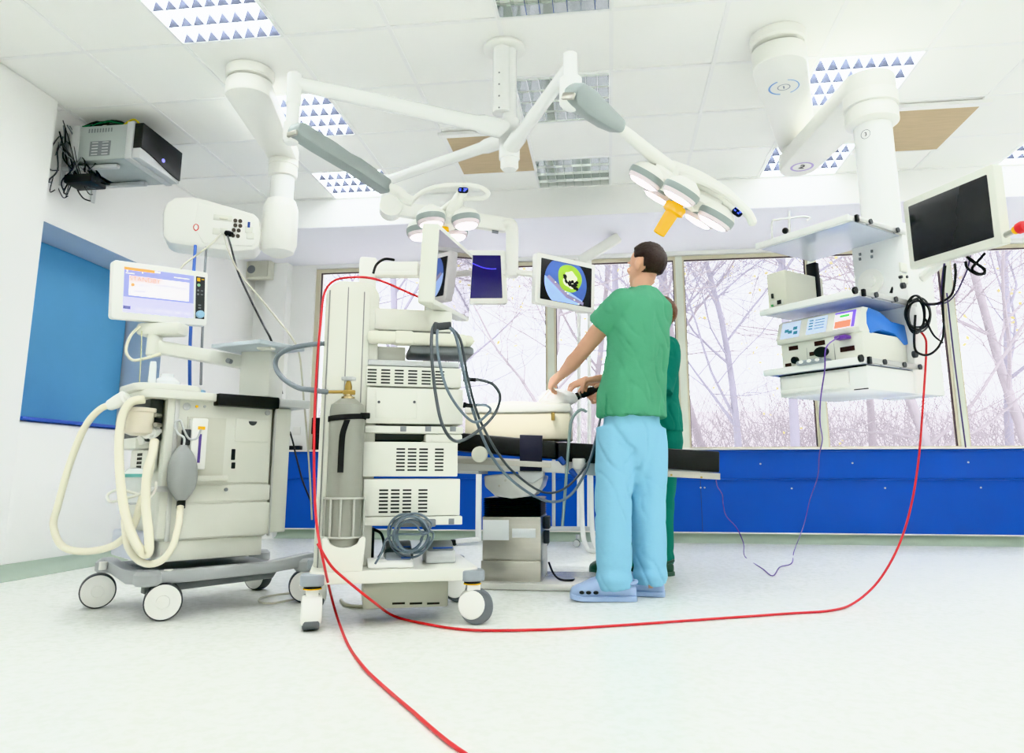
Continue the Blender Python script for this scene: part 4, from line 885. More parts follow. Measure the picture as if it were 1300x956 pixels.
# gas cylinder on the trolley base
ly = .085; c = TF.at(438, 600, ly); cx = c.x; rC = abs(TF.at(462, 600, ly).x-TF.at(415, 600, ly).x)/2*.97
zs, zn = TF.at(438, 522, ly).z, TF.at(438, 503, ly).z; z0 = zt+.035
t2 = thing('gas_cylinder', 'grey steel gas cylinder strapped upright to the front of the trolley spine', 'gas cylinder', TF.M @ V((cx, ly, z0)), TF.rot)
mb = MB(TF.M); mb.lathe((cx, ly, z0), (0, 0, 1), [(0, rC*.8), (.01, rC), (zs-z0, rC), (zs-z0+.025, rC*.93), (zn-z0-.02, rC*.6), (zn-z0-.012, rC*.45)], 36); mb.build('body', RAWM, t2)
NB = mat('nickel brass', (196, 180, 142), .25, 1, var=.05)
mb = MB(TF.M); zv = TF.at(438, 516, ly).z; mb.lathe((cx, ly, zv), (0, 0, 1), [(0, .036), (.02, .036), (.024, .03), (.04, .028), (.044, .016), (.06, .014)], 26); mb.build('neck_ring', NB, t2)
mb = MB(TF.M); z4 = TF.at(438, 497, ly).z; mb.box(cx-.022, cx+.03, ly-.016, ly+.016, z4-.014, z4+.006, .005); mb.lathe((cx, ly, z4), (0, 0, 1), [(0, .014), (.02, .016), (.035, .012), (.045, .008)], 18); mb.cyl((cx-.02, ly, z4-.002), (cx-.09, ly, z4-.004), .007, n=14); vv = mb.build('valve', BRASS, t2)
mb = MB(TF.M); z5 = TF.at(438, 481, ly).z; mb.lathe((cx, ly, z5-.008), (0, 0, 1), [(0, .014), (.002, .03), (.006, .031), (.014, .031), (.016, .026), (.018, .001)], 10); mb.build('hand_wheel', LGRAY, vv)
STRAP = mat('black webbing', (28, 28, 30), .8, var=.1, scale=60)
mb = MB(TF.M); zr = TF.at(438, 529, ly-rC).z
mb.loft([[V((cx+(rC+.002+e)*math.cos(a), ly+(rC+.002+e)*math.sin(a), zr+h-.012*math.cos(a)*0+.006*math.cos(a))) for e, h in ((0, -.011), (.004, -.011), (.004, .011), (0, .011))] for a in [2*PI*i/40 for i in range(41)]])
a, b = TF.at(441, 533, ly-rC-.006), TF.at(434, 560, ly-rC-.004); cc = TF.at(432, 600, ly-rC-.004)
mb.loft([[p+V((dx, dy, 0)) for dx, dy in ((-.012, -.0015), (.012, -.0015), (.012, .0015), (-.012, .0015))] for p in spline([a, a.lerp(b, .5)+V((-.004, -.006, 0)), b, cc], 4)])
p = TF.at(462, 528, ly-.03); mb.box(p.x-.02, p.x+.025, ly-.05, ly-.03, p.z-.012, p.z+.012, .004)
mb.build('strap', STRAP, t2)
# cage and cradle (parts of the trolley)
mb = MB(TF.M); zh, zl = TF.at(438, 633, ly-rC).z, TF.at(438, 683, ly-rC).z; rr = rC+.009
for z in (zh, zl): mb.tube([(cx+rr*math.cos(a), ly+rr*math.sin(a), z) for a in [R_(180+180*i/16) for i in range(17)]]+[(cx+rr, ly+.08, z)], .0045, 8, 0)
for a in (180, 232, 262, 300, 360): mb.tube([(cx+rr*math.cos(R_(a)), ly+rr*math.sin(R_(a)), zh), (cx+rr*math.cos(R_(a)), ly+rr*math.sin(R_(a)), zl)], .0045, 8, 0)
mb.build('cylinder_cage', mat('grey wire', (186, 188, 180), .35, .3), t)
mb = MB(TF.M); a, b, c_, d_ = TF.rect(408, 684, 464, 722, ly-rC-.012)
o_ = [(a+.01, zt-.002), (b-.01, zt-.002), (b, d_), (b-.016, d_+.004)]+[((a+b)/2+(b-a)*.34*math.cos(R_(q)), d_-.006+.03*math.sin(R_(q))) for q in range(0, -181, -15)]+[(a+.016, d_+.004), (a, d_)]
mb.prism(o_, ly-rC-.014, ly-.01, 'y', bev=.005); mb.build('cylinder_cradle', CREAM2, t)
wire('gas_hose', [TF.M @ V((cx-.088, ly, z4-.004)), Y(395, 495, 2.87), Y(378, 492, 2.95), Y(360, 481, 3.05), Y(350, 466, 3.1), Y(353, 452, 3.1), Y(367, 443, 3.06), Y(390, 438, 3.02), Y(411, 436, 3.0)], .011, mat('slate rubber hose', (120, 130, 136), .5), 'thick grey hose looping from the gas cylinder valve around behind the trolley', 'hose', n=10)
# foot switches on the base shelf
def pedal(px0, py0, px1, py1, ly, dep, label, m, dome):
    a, b, c, d = TF.rect(px0, py0, px1, py1, ly); c = zt+.001; o = TF.M @ V(((a+b)/2, ly+dep/2, c)); t2 = thing('foot_switch', label, 'foot switch', o, TF.rot, 'foot switches on the trolley base')
    h = d-c; mb = MB(TF.M); mb.prism([(ly, c), (ly+dep, c), (ly+dep, c+h*.55), (ly+dep*.15, c+h*.6), (ly, c+h*.35)], a, b, 'x', bev=.006); mb.build('housing', m, t2)
    mb = MB(TF.M); k = 0 if dome else .35
    mb.prism([(ly+dep*.1, c+h*.5), (ly+dep*.85, c+h*.5), (ly+dep*.8, c+h*.95), (ly+dep*.5, c+h*1.0), (ly+dep*.15, c+h*.7)], a+(b-a)*k+.006, b-.006, 'x', bev=.01); mb.build('pedal', MGRAY if dome else BGRAY, t2)
    mb = MB(TF.M); mb.box(b-.05 if not dome else a+.03, b-.012, ly+dep*.1, ly+dep*.3, c+h*.66, c+h*.74, .003); mb.build('blue_stripe', BLUEP, t2)
pedal(467, 704, 525, 725, .05, .14, 'low white foot switch at the front of the trolley base', WHITE, False)
pedal(541, 688, 579, 714, .18, .16, 'tall grey domed foot switch at the right of the trolley base', LGRAY, True)
pedal(489, 688, 525, 708, .33, .15, 'dark grey foot switch behind the low white one on the trolley base', MGRAY, True)
CABG = mat('slate cable', (108, 122, 132), .45)
mb = MB(TF.M); pts = []; rs = random.Random(9)
for k in range(6*16+1):
    a = 2*PI*k/16; lp = k/16; s = (1.12, .98, .86, 1.05, .8, .92, .9)[int(lp)]; ox = (0, -5, 4, 6, -3, 2, 0)[int(lp)]; p = TF.at(520+ox+23*s*math.cos(a), 678+24*s*math.sin(a)+(3, -2, 2, -1, 4, 0, 0)[int(lp)], .075-.0006*k); pts.append(p)
pts += [TF.at(495, 680, .06), TF.at(484, 703, .05), TF.at(476, 716, .044)]
mb.tube(pts, .0045, 6, 3); tag(mb.build('cable_coil', CABG, smooth=60), 'coil of slate grey cable hung on the hook under the lowest shelf of the trolley', 'cable')
wire('cord', [TF.M @ p for p in (TF.at(474, 672, .25), TF.at(484, 678, .25), TF.at(487, 695, .25), TF.at(478, 712, .22))], .006, BLACK, 'short black cord curving down beside the dark post on the trolley base', 'cable')
# hoses draped from the tray toward the table
def W3(L): return [Y(*p) for p in L]
DC = mat('dark grey cable', (84, 90, 94), .45)
wire('scope_cable', W3([(556, 411, 2.98), (549, 418, 2.95), (548, 450, 2.9), (553, 500, 2.88), (562, 540, 2.9), (578, 560, 3.0), (600, 552, 3.1), (625, 530, 3.2), (635, 505, 3.2), (627, 489, 3.15), (612, 483, 3.1), (596, 481, 3.05)]), .007, DC, 'dark grey cable looping from the tray to the upper black plug of the trolley', n=8)
wire('scope_cable', W3([(560, 411, 2.98), (555, 422, 2.94), (557, 455, 2.9), (568, 495, 2.92), (588, 525, 3.0), (605, 536, 3.1), (622, 522, 3.15), (618, 515, 3.12), (604, 514, 3.05)]), .006, CABG, 'slate cable from the tray to the lower black plug of the trolley', n=8)
wire('scope_cable', W3([(563, 411, 2.98), (578, 425, 2.95), (588, 470, 2.95), (600, 520, 3.1), (622, 575, 3.4), (650, 610, 3.6), (690, 635, 3.75), (720, 632, 3.8), (743, 600, 3.85), (757, 555, 3.9), (764, 520, 4.05), (764, 506, 4.12)]), .007, CABG, 'slate cable sweeping from trolley tray past the table to the black handheld instrument', n=8)
wire('scope_cable', W3([(566, 411, 2.98), (584, 430, 2.95), (594, 480, 3.0), (608, 530, 3.2), (632, 575, 3.5), (655, 602, 3.7), (690, 625, 3.83), (720, 618, 3.88), (748, 585, 3.92), (758, 560, 3.93)]), .006, DC, 'dark grey cable drooping from the tray in front of the table column', n=8)
for py, ln in ((481, 16), (514, 12)):
    p = Y(588, py, 3.05); q = Y(588+ln, py+1.5, 3.06); mb = MB(); mb.lathe(p, q-p, [(0, .012), (.01, .012), (.012, .009), ((q-p).length, .008)], 14)
    tag(mb.build('cable_plug', BLACK), 'black plug in the right side of the '+('upper vented' if py < 500 else 'middle')+' trolley unit', 'plug')
mb = MB(); a, b = Y(553, 415, 2.95), Y(573, 413, 2.97); beam(mb, a, b, .025, .03, bev=.006); mb.lathe(a+V((0, 0, -.03)), (0, 0, 1), [(0, .012), (.04, .012), (.05, .006)], 12); tag(mb.build('cable_holder', DGRAY), 'small dark clip holding the hoses on the edge of the trolley tray', 'clip')
# red cables
wire('red_cable', W3([(545, 383, 3.05), (515, 370, 3.02), (490, 359, 2.98), (470, 353, 2.95), (448, 352, 2.92), (425, 356, 2.92), (412, 372, 2.92), (407, 410, 2.88), (402, 470, 2.84), (399, 540, 2.8), (399, 610, 2.77), (402, 665, 2.75), (411, 715, 2.73)])+[Z(424, 770, .06), Z(440, 815, .006), Z(460, 845, .007), Z(483, 868, .007), Z(520, 900, .007), Z(580, 950, .007), Z(680, 1010, .007)], .0052, RED, 'red cable over the trolley spine, running down its left side to the floor in front', n=9)
wire('red_cable', [Y(403, 690, 2.76), Y(420, 718, 2.78), Y(438, 735, 2.82), Y(456, 750, 2.86), Y(474, 764, 2.91), Z(500, 782, .012)]+[Z(a, b, .007) for a, b in ((540, 792), (600, 800), (700, 799), (800, 793), (900, 786), (1000, 779), (1055, 775))]+W3([(1085, 765, 3.72), (1115, 738, 3.78), (1140, 695, 3.8), (1156, 645, 3.82), (1166, 585, 3.83), (1172, 510, 3.85), (1176, 445, 3.86), (1174, 428, 3.86), (1165, 418, 3.88)]), .0052, RED, 'long red cable lying across the floor and rising to the right pendant', n=9)

# ------------------------------------------------------------------ operating table
TY0, TY1 = 4.0, 4.46
def tp(px, py, y=TY0): p = Y(px, py, y); return (p.x, p.z)
b0 = Y(648, 740, 4.1); t = thing('operating_table', 'steel operating table with black mattress on a square column in the middle', 'operating table', (b0.x, 4.25, 0), 0)
mb = MB(); mb.prism([tp(570, 548), tp(706, 560), tp(706, 582), tp(570, 571)], TY0, TY1, 'y', bev=.012); mb.build('mattress', BLKV, t)
mb = MB(); mb.prism([tp(708, 561), tp(914, 573), tp(914, 600), tp(708, 585)], TY0+.01, TY1-.01, 'y', bev=.008); mb.build('mattress', BLKV, t)
mb = MB(); mb.prism([tp(572, 578), tp(757, 588), tp(757, 604), tp(700, 600), tp(572, 597)], TY0+.02, TY1-.02, 'y', bev=.004); mb.build('table_frame', ALU, t)
mb = MB(); mb.prism([tp(757, 586), tp(890, 597), tp(890, 601), tp(757, 592)], TY0+.03, TY1-.03, 'y', bev=.003); mb.build('leg_section_frame', LGRAY, t)
for y in (TY0-.012, TY1):
    mb = MB(); mb.prism([tp(760, 593), tp(914, 601), tp(914, 609), tp(760, 600)], y, y+.012, 'y', bev=.002); r_ = mb.build('side_rail', STEEL, t)
    mb = MB(); mb.prism([tp(575, 581), tp(700, 587), tp(700, 594), tp(575, 588)], y-.004, y+.008, 'y', bev=.002); mb.build('side_rail', STEEL, t)
for px, py in ((852, 603), (890, 606)): mb = MB(); x, z = tp(px, py); mb.cyl((x, TY0-.016, z), (x, TY0-.01, z), .006, n=12); mb.build('rail_screw', BRASS, t)
mb = MB(); x, z = tp(610, 577); mb.lathe((x, TY0-.05, z), (0, 1, 0), [(0, .001), (0, .03), (.004, .042), (.03, .044), (.034, .03), (.07, .03)], 28); mb.build('pivot_knob', CREAM, t)
mb = MB(); mb.prism([tp(660, 552, TY0-.004), tp(689, 553, TY0-.004), tp(688, 598, TY0-.004), tp(660, 598, TY0-.004)], TY0-.012, TY0-.006, 'y', bev=.002); mb.build('hanging_strap', mat('dark navy strap', (34, 34, 50), .55, var=.1), t)
mb = MB(); mb.prism([tp(612, 604), tp(640, 601), tp(690, 604), tp(686, 618), tp(676, 630), tp(648, 634), tp(626, 630), tp(613, 618)], TY0+.06, TY1-.1, 'y', bev=.01); mb.build('tilt_bracket', ALU, t)
mb = MB(); mb.prism([tp(656, 598), tp(690, 598), tp(691, 604), tp(676, 614), tp(664, 610)], TY0+.0, TY0+.07, 'y', bev=.006); mb.build('clamp_plate', LGRAY, t)
mb = MB(); mb.prism([tp(573, 596), tp(606, 597), tp(606, 602), tp(574, 601)], TY0+.03, TY1-.1, 'y', bev=.003); mb.build('cross_member', LGRAY, t)
for px, py in ((632, 617), (640, 610)): mb = MB(); x, z = tp(px, py); mb.cyl((x, TY0+.05, z), (x, TY0+.062, z), .007, n=12); mb.build('bolt', STEEL, t)
CX0, CX1 = Y(613, 660, 4.08).x, Y(687, 660, 4.08).x
zt_, zb2 = Y(650, 632, 4.08).z, Y(650, 656, 4.08).z
mb = MB(); n = 9
rings = []
for k in range(2*n+1):
    z = zb2+(zt_-zb2)*k/(2*n); e = .0 if k % 2 else .012; rings.append([V(p) for p in ((CX0+e, 4.08+e, z), (CX1-e, 4.08+e, z), (CX1-e, 4.46-e, z), (CX0+e, 4.46-e, z))])
mb.loft(rings); mb.build('bellows', BLACK, t, smooth=0)
zm = Y(650, 712, 4.06).z
mb = MB(); mb.box(CX0, CX1, 4.07, 4.46, zm-.01, zb2, .004); mb.build('column', STEEL, t)
mb = MB(); mb.box(CX0-.004, CX1-.0, 4.05, 4.47, .035, zm, .004); mb.build('column_foot', STEEL, t)
for r in ((613, 660, 646, 686), (650, 671, 680, 683)): 
    a, b = Y(r[0], r[1], 4.066), Y(r[2], r[3], 4.066); mb = MB(); mb.box(a.x, b.x, 4.066, 4.0705, b.z, a.z, .001); mb.build('label_plate', mat('pale label plate', (222, 226, 226), .4), t)
mb = MB(); p = Y(692, 668, 4.15); mb.box(CX1, CX1+.035, 4.2, 4.3, p.z-.02, p.z+.05, .006); mb.box(CX1+.0, CX1+.03, 4.22, 4.28, p.z-.1, p.z-.03, .004); mb.build('connector_block', DGRAY, t)
xl, xr = Y(596, 745, 4.0).x, Y(765, 735, 4.0).x
mb = MB(); mb.prism([(xl, 4.02), (xl+.12, 3.98), (xr-.2, 3.98)]+[(xr-.1+.1*math.sin(R_(a)), 4.1-.12*math.cos(R_(a))) for a in range(0, 91, 15)]+[(xr, 4.4), (xr-.05, 4.5), (xl+.05, 4.5), (xl, 4.46)], .002, .036, 'z', bev=.006); mb.build('base_plate', mat('pale steel plate', (222, 222, 216), .25, .5, var=.03), t)
wire('mains_lead', [V((CX1+.03, 4.2, .12)), V((CX1+.06, 4.14, .07)), V((CX1+.1, 4.1, .045)), V((CX1+.16, 4.1, .042)), V((CX1+.17, 4.16, .042))], .006, BLACK, parent=t)
# gooseneck pole clamped to the rail
yg = TY0-.045
t2 = thing('gooseneck_pole', 'steel rod with a hooked top clamped to the near rail of the operating table', 'pole', Y(714, 668, yg), 0)
mb = MB(); mb.tube(W3([(714, 668, yg), (717, 630, yg), (720, 590, yg), (723, 552, yg), (725, 536, yg), (730, 526, yg), (738, 520, yg), (745, 523, yg)]), .0085, 10); mb.build('rod', mat('grey green rod', (150, 170, 168), .3, .4), t2)
mb = MB(); p = Y(736, 588, yg); mb.box(p.x-.04, p.x+.03, yg-.008, yg+.05, p.z-.035, p.z+.025, .006); mb.build('clamp', ALU, t2)
for (a, b) in (((710, 581), (717, 590)), ((724, 596), (733, 607))):
    p, q = Y(*a, yg-.02), Y(*b, yg-.02); mb = MB(); mb.lathe(p, q-p, [(0, .012), (.006, .016), ((q-p).length-.006, .014), ((q-p).length, .006)], 16); mb.build('clamp_knob', BLUEP, t2)
# cream trainer box on the mattress
zl = Y(660, 557, 4.08)
bx0, bx1 = Y(590, 540, 4.08).x, Y(724, 540, 4.08).x; bz0, bz1, bz2 = Y(660, 557, 4.08).z-.006, Y(660, 524, 4.08).z, Y(660, 513, 4.08).z
bz0 = max(bz0, tp(700, 559)[1]+.002)
t2 = thing('training_box', 'cream plastic box with a lid on the black mattress, lit white by the lamp', 'box', ((bx0+bx1)/2, 4.22, bz0), 0)
BOXM = mat('cream box plastic', (226, 218, 196), .4, var=.02)
mb = MB(); mb.box(bx0, bx1, 4.08, 4.38, bz0, bz1-.002, .01); mb.build('tub', BOXM, t2)
mb = MB(); mb.box(bx0-.004, bx1+.004, 4.072, 4.388, bz1, bz2, .012); mb.sph(((bx0+bx1)/2-.03, 4.23, bz2-.01), (.2, .13, .04)); mb.build('lid', mat('overlit lid', (240, 238, 230), .45), t2)  # lamp glare on the lid is put into its whiter colour
mb = MB(); p = Y(702, 527, 4.07); mb.box(p.x-.01, p.x+.01, 4.06, 4.076, p.z-.03, p.z+.014, .003); mb.build('latch', BRASS, t2)
mb = MB()
DRP = mat('white gauze', (246, 246, 246), .8, bump=.3, bscale=30)
rs = random.Random(3); c = Y(708, 506, 4.2); rows = []
for j in range(12):
    a0 = PI*j/11; rows.append([c+V(((.085+.02*rs.random())*math.sin(a0)*math.cos(b)*(1.2), (.07)*math.sin(a0)*math.sin(b), (-.045-.012*rs.random())*math.cos(a0))) for b in [2*PI*i/20 for i in range(20)]])
mb.loft(rows); tag(mb.build('gauze_wad', DRP, smooth=60), 'crumpled white gauze on the lid of the cream box beneath the hands', 'gauze')
mb = MB(); mb.tube(W3([(698, 494, 4.14), (690, 503, 4.12), (679, 515, 4.1)]), .0035, 8, 0); mb.sph(Y(698, 493, 4.14), .008); tag(mb.build('probe', STEEL), 'thin dark metal probe held over the cream box by the standing man', 'instrument')
# items near the window wall
t2 = thing('mobile_stand', 'white castered stand with tall twin poles in front of the window, behind the table', 'stand', Z(695, 694, 0), 0)
ys = 6.38; mb = MB()
for px in (735, 748): a, b = Y(px, 672, ys), Y(px, 392, ys); mb = MB(); mb.cyl(a, b, .018, n=14); mb.build('pole', ENAM, t2)
mb = MB(); beam(mb, Y(736, 332, ys), Y(786, 301, ys), .07, .09, bev=.012); mb.box(Y(735, 400, ys).x-.03, Y(748, 400, ys).x+.03, ys-.03, ys+.03, Y(740, 398, ys).z, Y(740, 330, ys).z, .01); mb.build('angled_arm', SHELL, t2)
mb = MB(); beam(mb, Y(646, 671, ys), Y(752, 671, ys), .05, .035, bev=.005); mb.build('base_bar', LGRAY, t2)
mb = MB(); a, b = Y(703, 671, ys), Y(703, 560, ys); mb.cyl(a, b, .016, n=14); mb.build('pole', ALU, t2)
for px in (657, 692, 732): M = Matrix.Translation((Y(px, 690, ys).x, ys, .031)) @ Matrix.Rotation(R_(80), 4, 'Z'); caster(t2, M, .03, .018, DGRAY, LGRAY, housing=False)
t2 = thing('tube_frame_stool', 'white bent tube frame of a seat behind the table and the standing man', 'stool', Z(760, 700, 0), 0)
ys = 5.9; zs = .016
for px in (738, 750):
    a = Y(px, 600, ys); mb = MB(); mb.tube([a, V((a.x+.002, ys, .2)), V((a.x+.03, ys, .05)), V((a.x+.1, ys, zs)), V((a.x+.36, ys, zs))], .02, 12); mb.build('bent_tube', ENAM, t2)
mb = MB(); a = Y(738, 600, ys); mb.box(a.x-.05, a.x+.42, ys-.2, ys+.2, a.z-.01, a.z+.04, .015); mb.build('seat', ENAM, t2)
t2 = thing('stand_base', 'white post with an angled foot near the blue wall, left of the table column', 'stand', (Y(608, 685, 6.5).x, 6.5, 0), 0)
mb = MB(); a, b = Y(608, 598, 6.5), Y(608, 689, 6.5); mb.box(a.x-.025, a.x+.025, 6.48, 6.52, .03, a.z, .006); mb.build('post', ENAM, t2)
mb = MB(); beam(mb, V((a.x, 6.5, .045)), V((Y(578, 688, 6.4).x, 6.38, .035)), .05, .04, bev=.006); f_ = mb.build('foot', ENAM, t2)
mb = MB(); c = V((Y(577, 688, 6.4).x, 6.375, .0)); mb.box(c.x-.03, c.x+.02, c.y-.03, c.y+.03, .001, .05, .008); mb.build('foot_cap', BLACK, f_)
# ------------------------------------------------------------------ anaesthesia machine
o_ = Y(197, 700, 3.0); AF = Fr(o_.x, 3.0, 50)
t = fthing(AF, 'anaesthesia_machine', 'white wheeled anaesthesia machine with drawers and hoses at the left', 'anaesthesia machine')
def A0(px, py, ly=0): return AF.at(px, py, ly)
xc, xe, xs = A0(222, 600).x, A0(344, 600).x, A0(368, 600).x
zb, zp, ztop = A0(260, 702).z, A0(260, 685).z, A0(260, 506).z
D_ = .5
MW = CREAM2
mb = MB(AF.M); mb.box(.01, xe, .012, D_, zp, ztop, .012); mb.build('cabinet', MW, t)
mb = MB(AF.M); mb.box(.03, xe-.01, .03, D_-.02, zb-.03, zp, .006); mb.build('plinth', CREAM2, t)
mb = MB(AF.M); mb.box(.0, xc-.012, .0, .06, zp+.01, ztop+.004, .01); mb.build('corner_column', MW, t)
mb = MB(AF.M); mb.box(xc-.022, xc-.002, -.004, .02, zp, ztop, .002); mb.build('accessory_rail', ALU, t)
mb = MB(AF.M); mb.box(xe+.004, xe+.012, .0, .02, zp, ztop, .001); mb.build('edge_trim', ALU, t)
mb = MB(AF.M); mb.box(xe+.01, xs, .015, D_-.03, A0(356, 676).z, A0(356, 518).z, .008); mb.build('side_column', MW, t)
def front(name, px0, y0, px1, y1, proud=.008, m=MW, parent=t, bev=.003):
    a, b = A0(px0, (y0+y1)/2).x, A0(px1, (y0+y1)/2).x; xm = (px0+px1)/2
    mb = MB(AF.M); mb.box(a, b, .012-proud, .016, A0(xm, y1).z, A0(xm, y0).z, bev); return mb.build(name, m, parent)
front('front_panel', 224, 509, 343, 613); d1 = front('drawer', 225, 616, 343, 636); d2 = front('drawer', 225, 639, 343, 681)
p = A0(287, 621.5); mb = MB(AF.M); mb.cyl((p.x, -.004, p.z), (p.x, .006, p.z), .008, n=16); mb.build('lock', MGRAY, d1)
front('flap_door', 299, 532, 342, 561, .012)
p = A0(321, 535); mb = MB(AF.M); mb.prism([(p.x+.02*math.cos(R_(a)), p.z+.02*math.sin(R_(a))) for a in range(180, 361, 20)], -.002, .004, 'y'); mb.build('finger_notch', DGRAY, t)
for y0, y1 in ((570, 584), (587, 595)): front('black_switch', 294, y0, 299, y1, .012, BLACK)
p = A0(340, 524); mb = MB(AF.M); mb.cyl((p.x, -.002, p.z), (p.x, .006, p.z), .013, n=18); mb.build('indicator', LGRAY, t)
p = A0(237, 516); mb = MB(AF.M); ring(mb, AF.M, 0, 0, 0, 1, 1, .1, 0, 360) if 0 else mb.lathe((p.x, -.001, p.z), (0, -1, 0), [(0, .017), (.003, .017), (.003, .013), (.001, .012), (.001, .001)], 22); mb.build('round_plate', LGRAY, t)
for px, m in ((250, YEL), (260, LGRAY)): p = A0(px, 516); mb = MB(AF.M); mb.cyl((p.x, -.002, p.z), (p.x, .008, p.z), .006, n=12); mb.build('lamp_dot', m, t)
# recess with the vaporiser
a, b = A0(239, 570).x, A0(285, 570).x; z0, z1 = A0(262, 605).z, A0(262, 530).z
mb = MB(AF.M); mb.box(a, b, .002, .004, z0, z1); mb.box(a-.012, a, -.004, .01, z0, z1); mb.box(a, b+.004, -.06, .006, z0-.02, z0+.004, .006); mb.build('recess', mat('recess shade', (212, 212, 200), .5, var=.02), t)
mb = MB(AF.M); a2, b2 = A0(243, 560, -.05).x, A0(263, 560, -.05).x; mb.box(a2, b2, -.05, .002, z0+.03, A0(253, 531, -.05).z, .006); vp = mb.build('vaporiser', WHITE, t)
mb = MB(AF.M); w_ = b2-a2; zt_ = A0(253, 531, -.05).z; mb.box(a2+w_*.35, b2-w_*.2, -.052, -.049, zt_-.05, zt_-.036); mb.build('yellow_label', YEL, vp)
mb = MB(AF.M); mb.box(a2+w_*.45, a2+w_*.62, -.052, -.049, z0+.06, zt_-.07); mb.build('purple_gauge', mat('violet gauge', (96, 76, 150), .3), vp)
mb = MB(AF.M); mb.box(a2-.03, a2, -.04, 0, zt_-.12, zt_-.05, .004); mb.build('dark_side', DGRAY, vp)
# worktop, tray, dark edge, side shelf
mb = MB(AF.M); xw0 = A0(276, 508, -.04).x; xw1 = A0(354, 510, -.04).x
mb.box(xw0, xw1, -.05, .02, A0(315, 517, -.04).z, A0(315, 502, -.04).z, .006); mb.build('dark_edge', BLACK, t)
mb = MB(AF.M); zw = A0(315, 503).z; mb.box(.05, xs, .0, D_, ztop, zw, .004); mb.build('worktop', LGRAY, t)
mb = MB(AF.M); xa, xb = A0(354, 512, -.02).x, A0(393, 514, -.02).x; mb.box(xa, xb, -.03, .34, A0(372, 518).z, A0(372, 508).z, .006); mb.build('side_shelf', LGRAY, t)
xt0, xt1 = A0(184, 500, -.02).x, A0(277, 504, -.02).x
mb = MB(AF.M); mb.prism(rrect(xt0, xt1, -.05, .3, .05), A0(230, 507, -.02).z, A0(230, 497, -.02).z, 'z', bev=.006); mb.build('front_tray', MW, t)
zq = A0(215, 497).z; xq = A0(213, 490, .1).x
mb = MB(AF.M); mb.prism(rrect(xq-.16, xq+.14, -.0, .32, .08), zq, zq+.035, 'z', bev=.01); mb.build('breathing_block', MW, t)
mb = MB(AF.M); mb.lathe((xq, .12, zq+.035), (0, 0, 1), [(0, .06), (.02, .058), (.035, .04), (.04, .03), (.055, .028), (.057, .001)], 28); mb.build('valve_dome', mat('clear plastic', (232, 236, 236), .15), t)
mb = MB(AF.M); mb.lathe((xq-.07, .1, zq+.03), (0, 0, 1), [(0, .018), (.09, .015), (.11, .012), (.112, .001)], 16); mb.build('clear_spout', mat('clear plastic', (232, 236, 236), .15), t)
for px in (239, 255): p = A0(px, 493, .06); mb = MB(AF.M); mb.lathe((p.x, .06, zq+.0), (0, 0, 1), [(0, .022), (.02, .022), (.024, .014), (.024, .001)], 18); mb.build('blue_cap', LBLUE, t)
# rear tower, shelf and monitor arm
def wbox(mb, px0, py0, px1, py1, yy, dep, bev=.006): a, b = Y(px0, py0, yy), Y(px1, py1, yy); mb.box(a.x, b.x, yy, yy+dep, b.z, a.z, bev); return mb
mb = MB(); wbox(mb, 306, 442, 341, 503, 3.42, .16, .01); mb.build('tower_block', MW, t)
mb = MB(); a = Y(330, 440, 3.4); M_ = AF.M @ Matrix.Translation((0, 0, 0))
p0 = AF.I @ Y(268, 440, 3.35); p1 = AF.I @ Y(384, 441, 3.62); zsh = Y(268, 441, 3.35).z
mb = MB(); q = [Y(268, 440, 3.3), Y(330, 444, 3.2), Y(387, 441, 3.45), Y(322, 430, 3.6)]; zsh = q[0].z
o4 = [(v.x, v.y) for v in q]; mb.prism(o4, zsh-.008, zsh+.012, 'z', bev=.003); mb.build('top_shelf', mat('blue grey shelf', (188, 198, 204), .3, .2), t)
mb = MB(); wbox(mb, 326, 437, 344, 443, 3.3, .05, .004); mb.build('shelf_clamp', CREAM2, t)
mb = MB(); m0, m1 = Y(196, 440, 3.24), Y(312, 461, 3.46); beam(mb, m0, m1, .06, .065, bev=.012, over=.02); mb.build('monitor_arm', MW, t)
p = Y(293, 459, 3.38); mb = MB(); mb.cyl(p+V((0, -.03, 0)), p, .012, n=16); mb.build('arm_joint', MGRAY, t)
mb = MB(); c = Y(196, 440, 3.24); mb.lathe((c.x, 3.24, Y(196, 452, 3.24).z), (0, 0, 1), [(0, .032), (.005, .036), (Y(196, 424, 3.24).z-Y(196, 452, 3.24).z, .034)], 22); mb.build('arm_post', MW, t)
mb = MB(); wbox(mb, 172, 409, 226, 424, 3.2, .1, .02); mb.build('monitor_bracket', MW, t)
cs = [Y(147, 328, 3.05), Y(265, 348, 3.4), Y(262, 412, 3.4), Y(138, 405, 3.05)]
MA, M, W_, H_ = monitor('monitor', 'white anaesthesia display reading STANDBY with an orange bar, in front of the blue blind', cs, mat('lilac lit screen', (150, 156, 206), .3, emit=.55, var=.2, scale=4), .05, .03, WHITE)
scr = [c for c in MA.children if c.name.startswith('screen')][0]
SX0, SX1, SY0, SY1 = -W_*.39, W_*.34, -H_*.38, H_*.40
bpy.data.meshes.remove(scr.data)
mb = MB(M); mb.box(SX0, SX1, SY0, SY1, 0, .0015); scr = mb.build('screen', MATS['lilac lit screen'], MA, smooth=0)
def sx(f): return SX0+(SX1-SX0)*f
def sy(f): return SY1-(SY1-SY0)*f
SW = mat('white lit panel', (250, 246, 250), .3, emit=.75, var=.02); SO = mat('orange lit bar', (250, 176, 60), .3, emit=.6, var=.02); SL = mat('lavender lit band', (214, 212, 244), .3, emit=.7, var=.05); SLN = mat('lavender lit line', (190, 190, 226), .3, emit=.6)
mb = MB(M); z = .0018
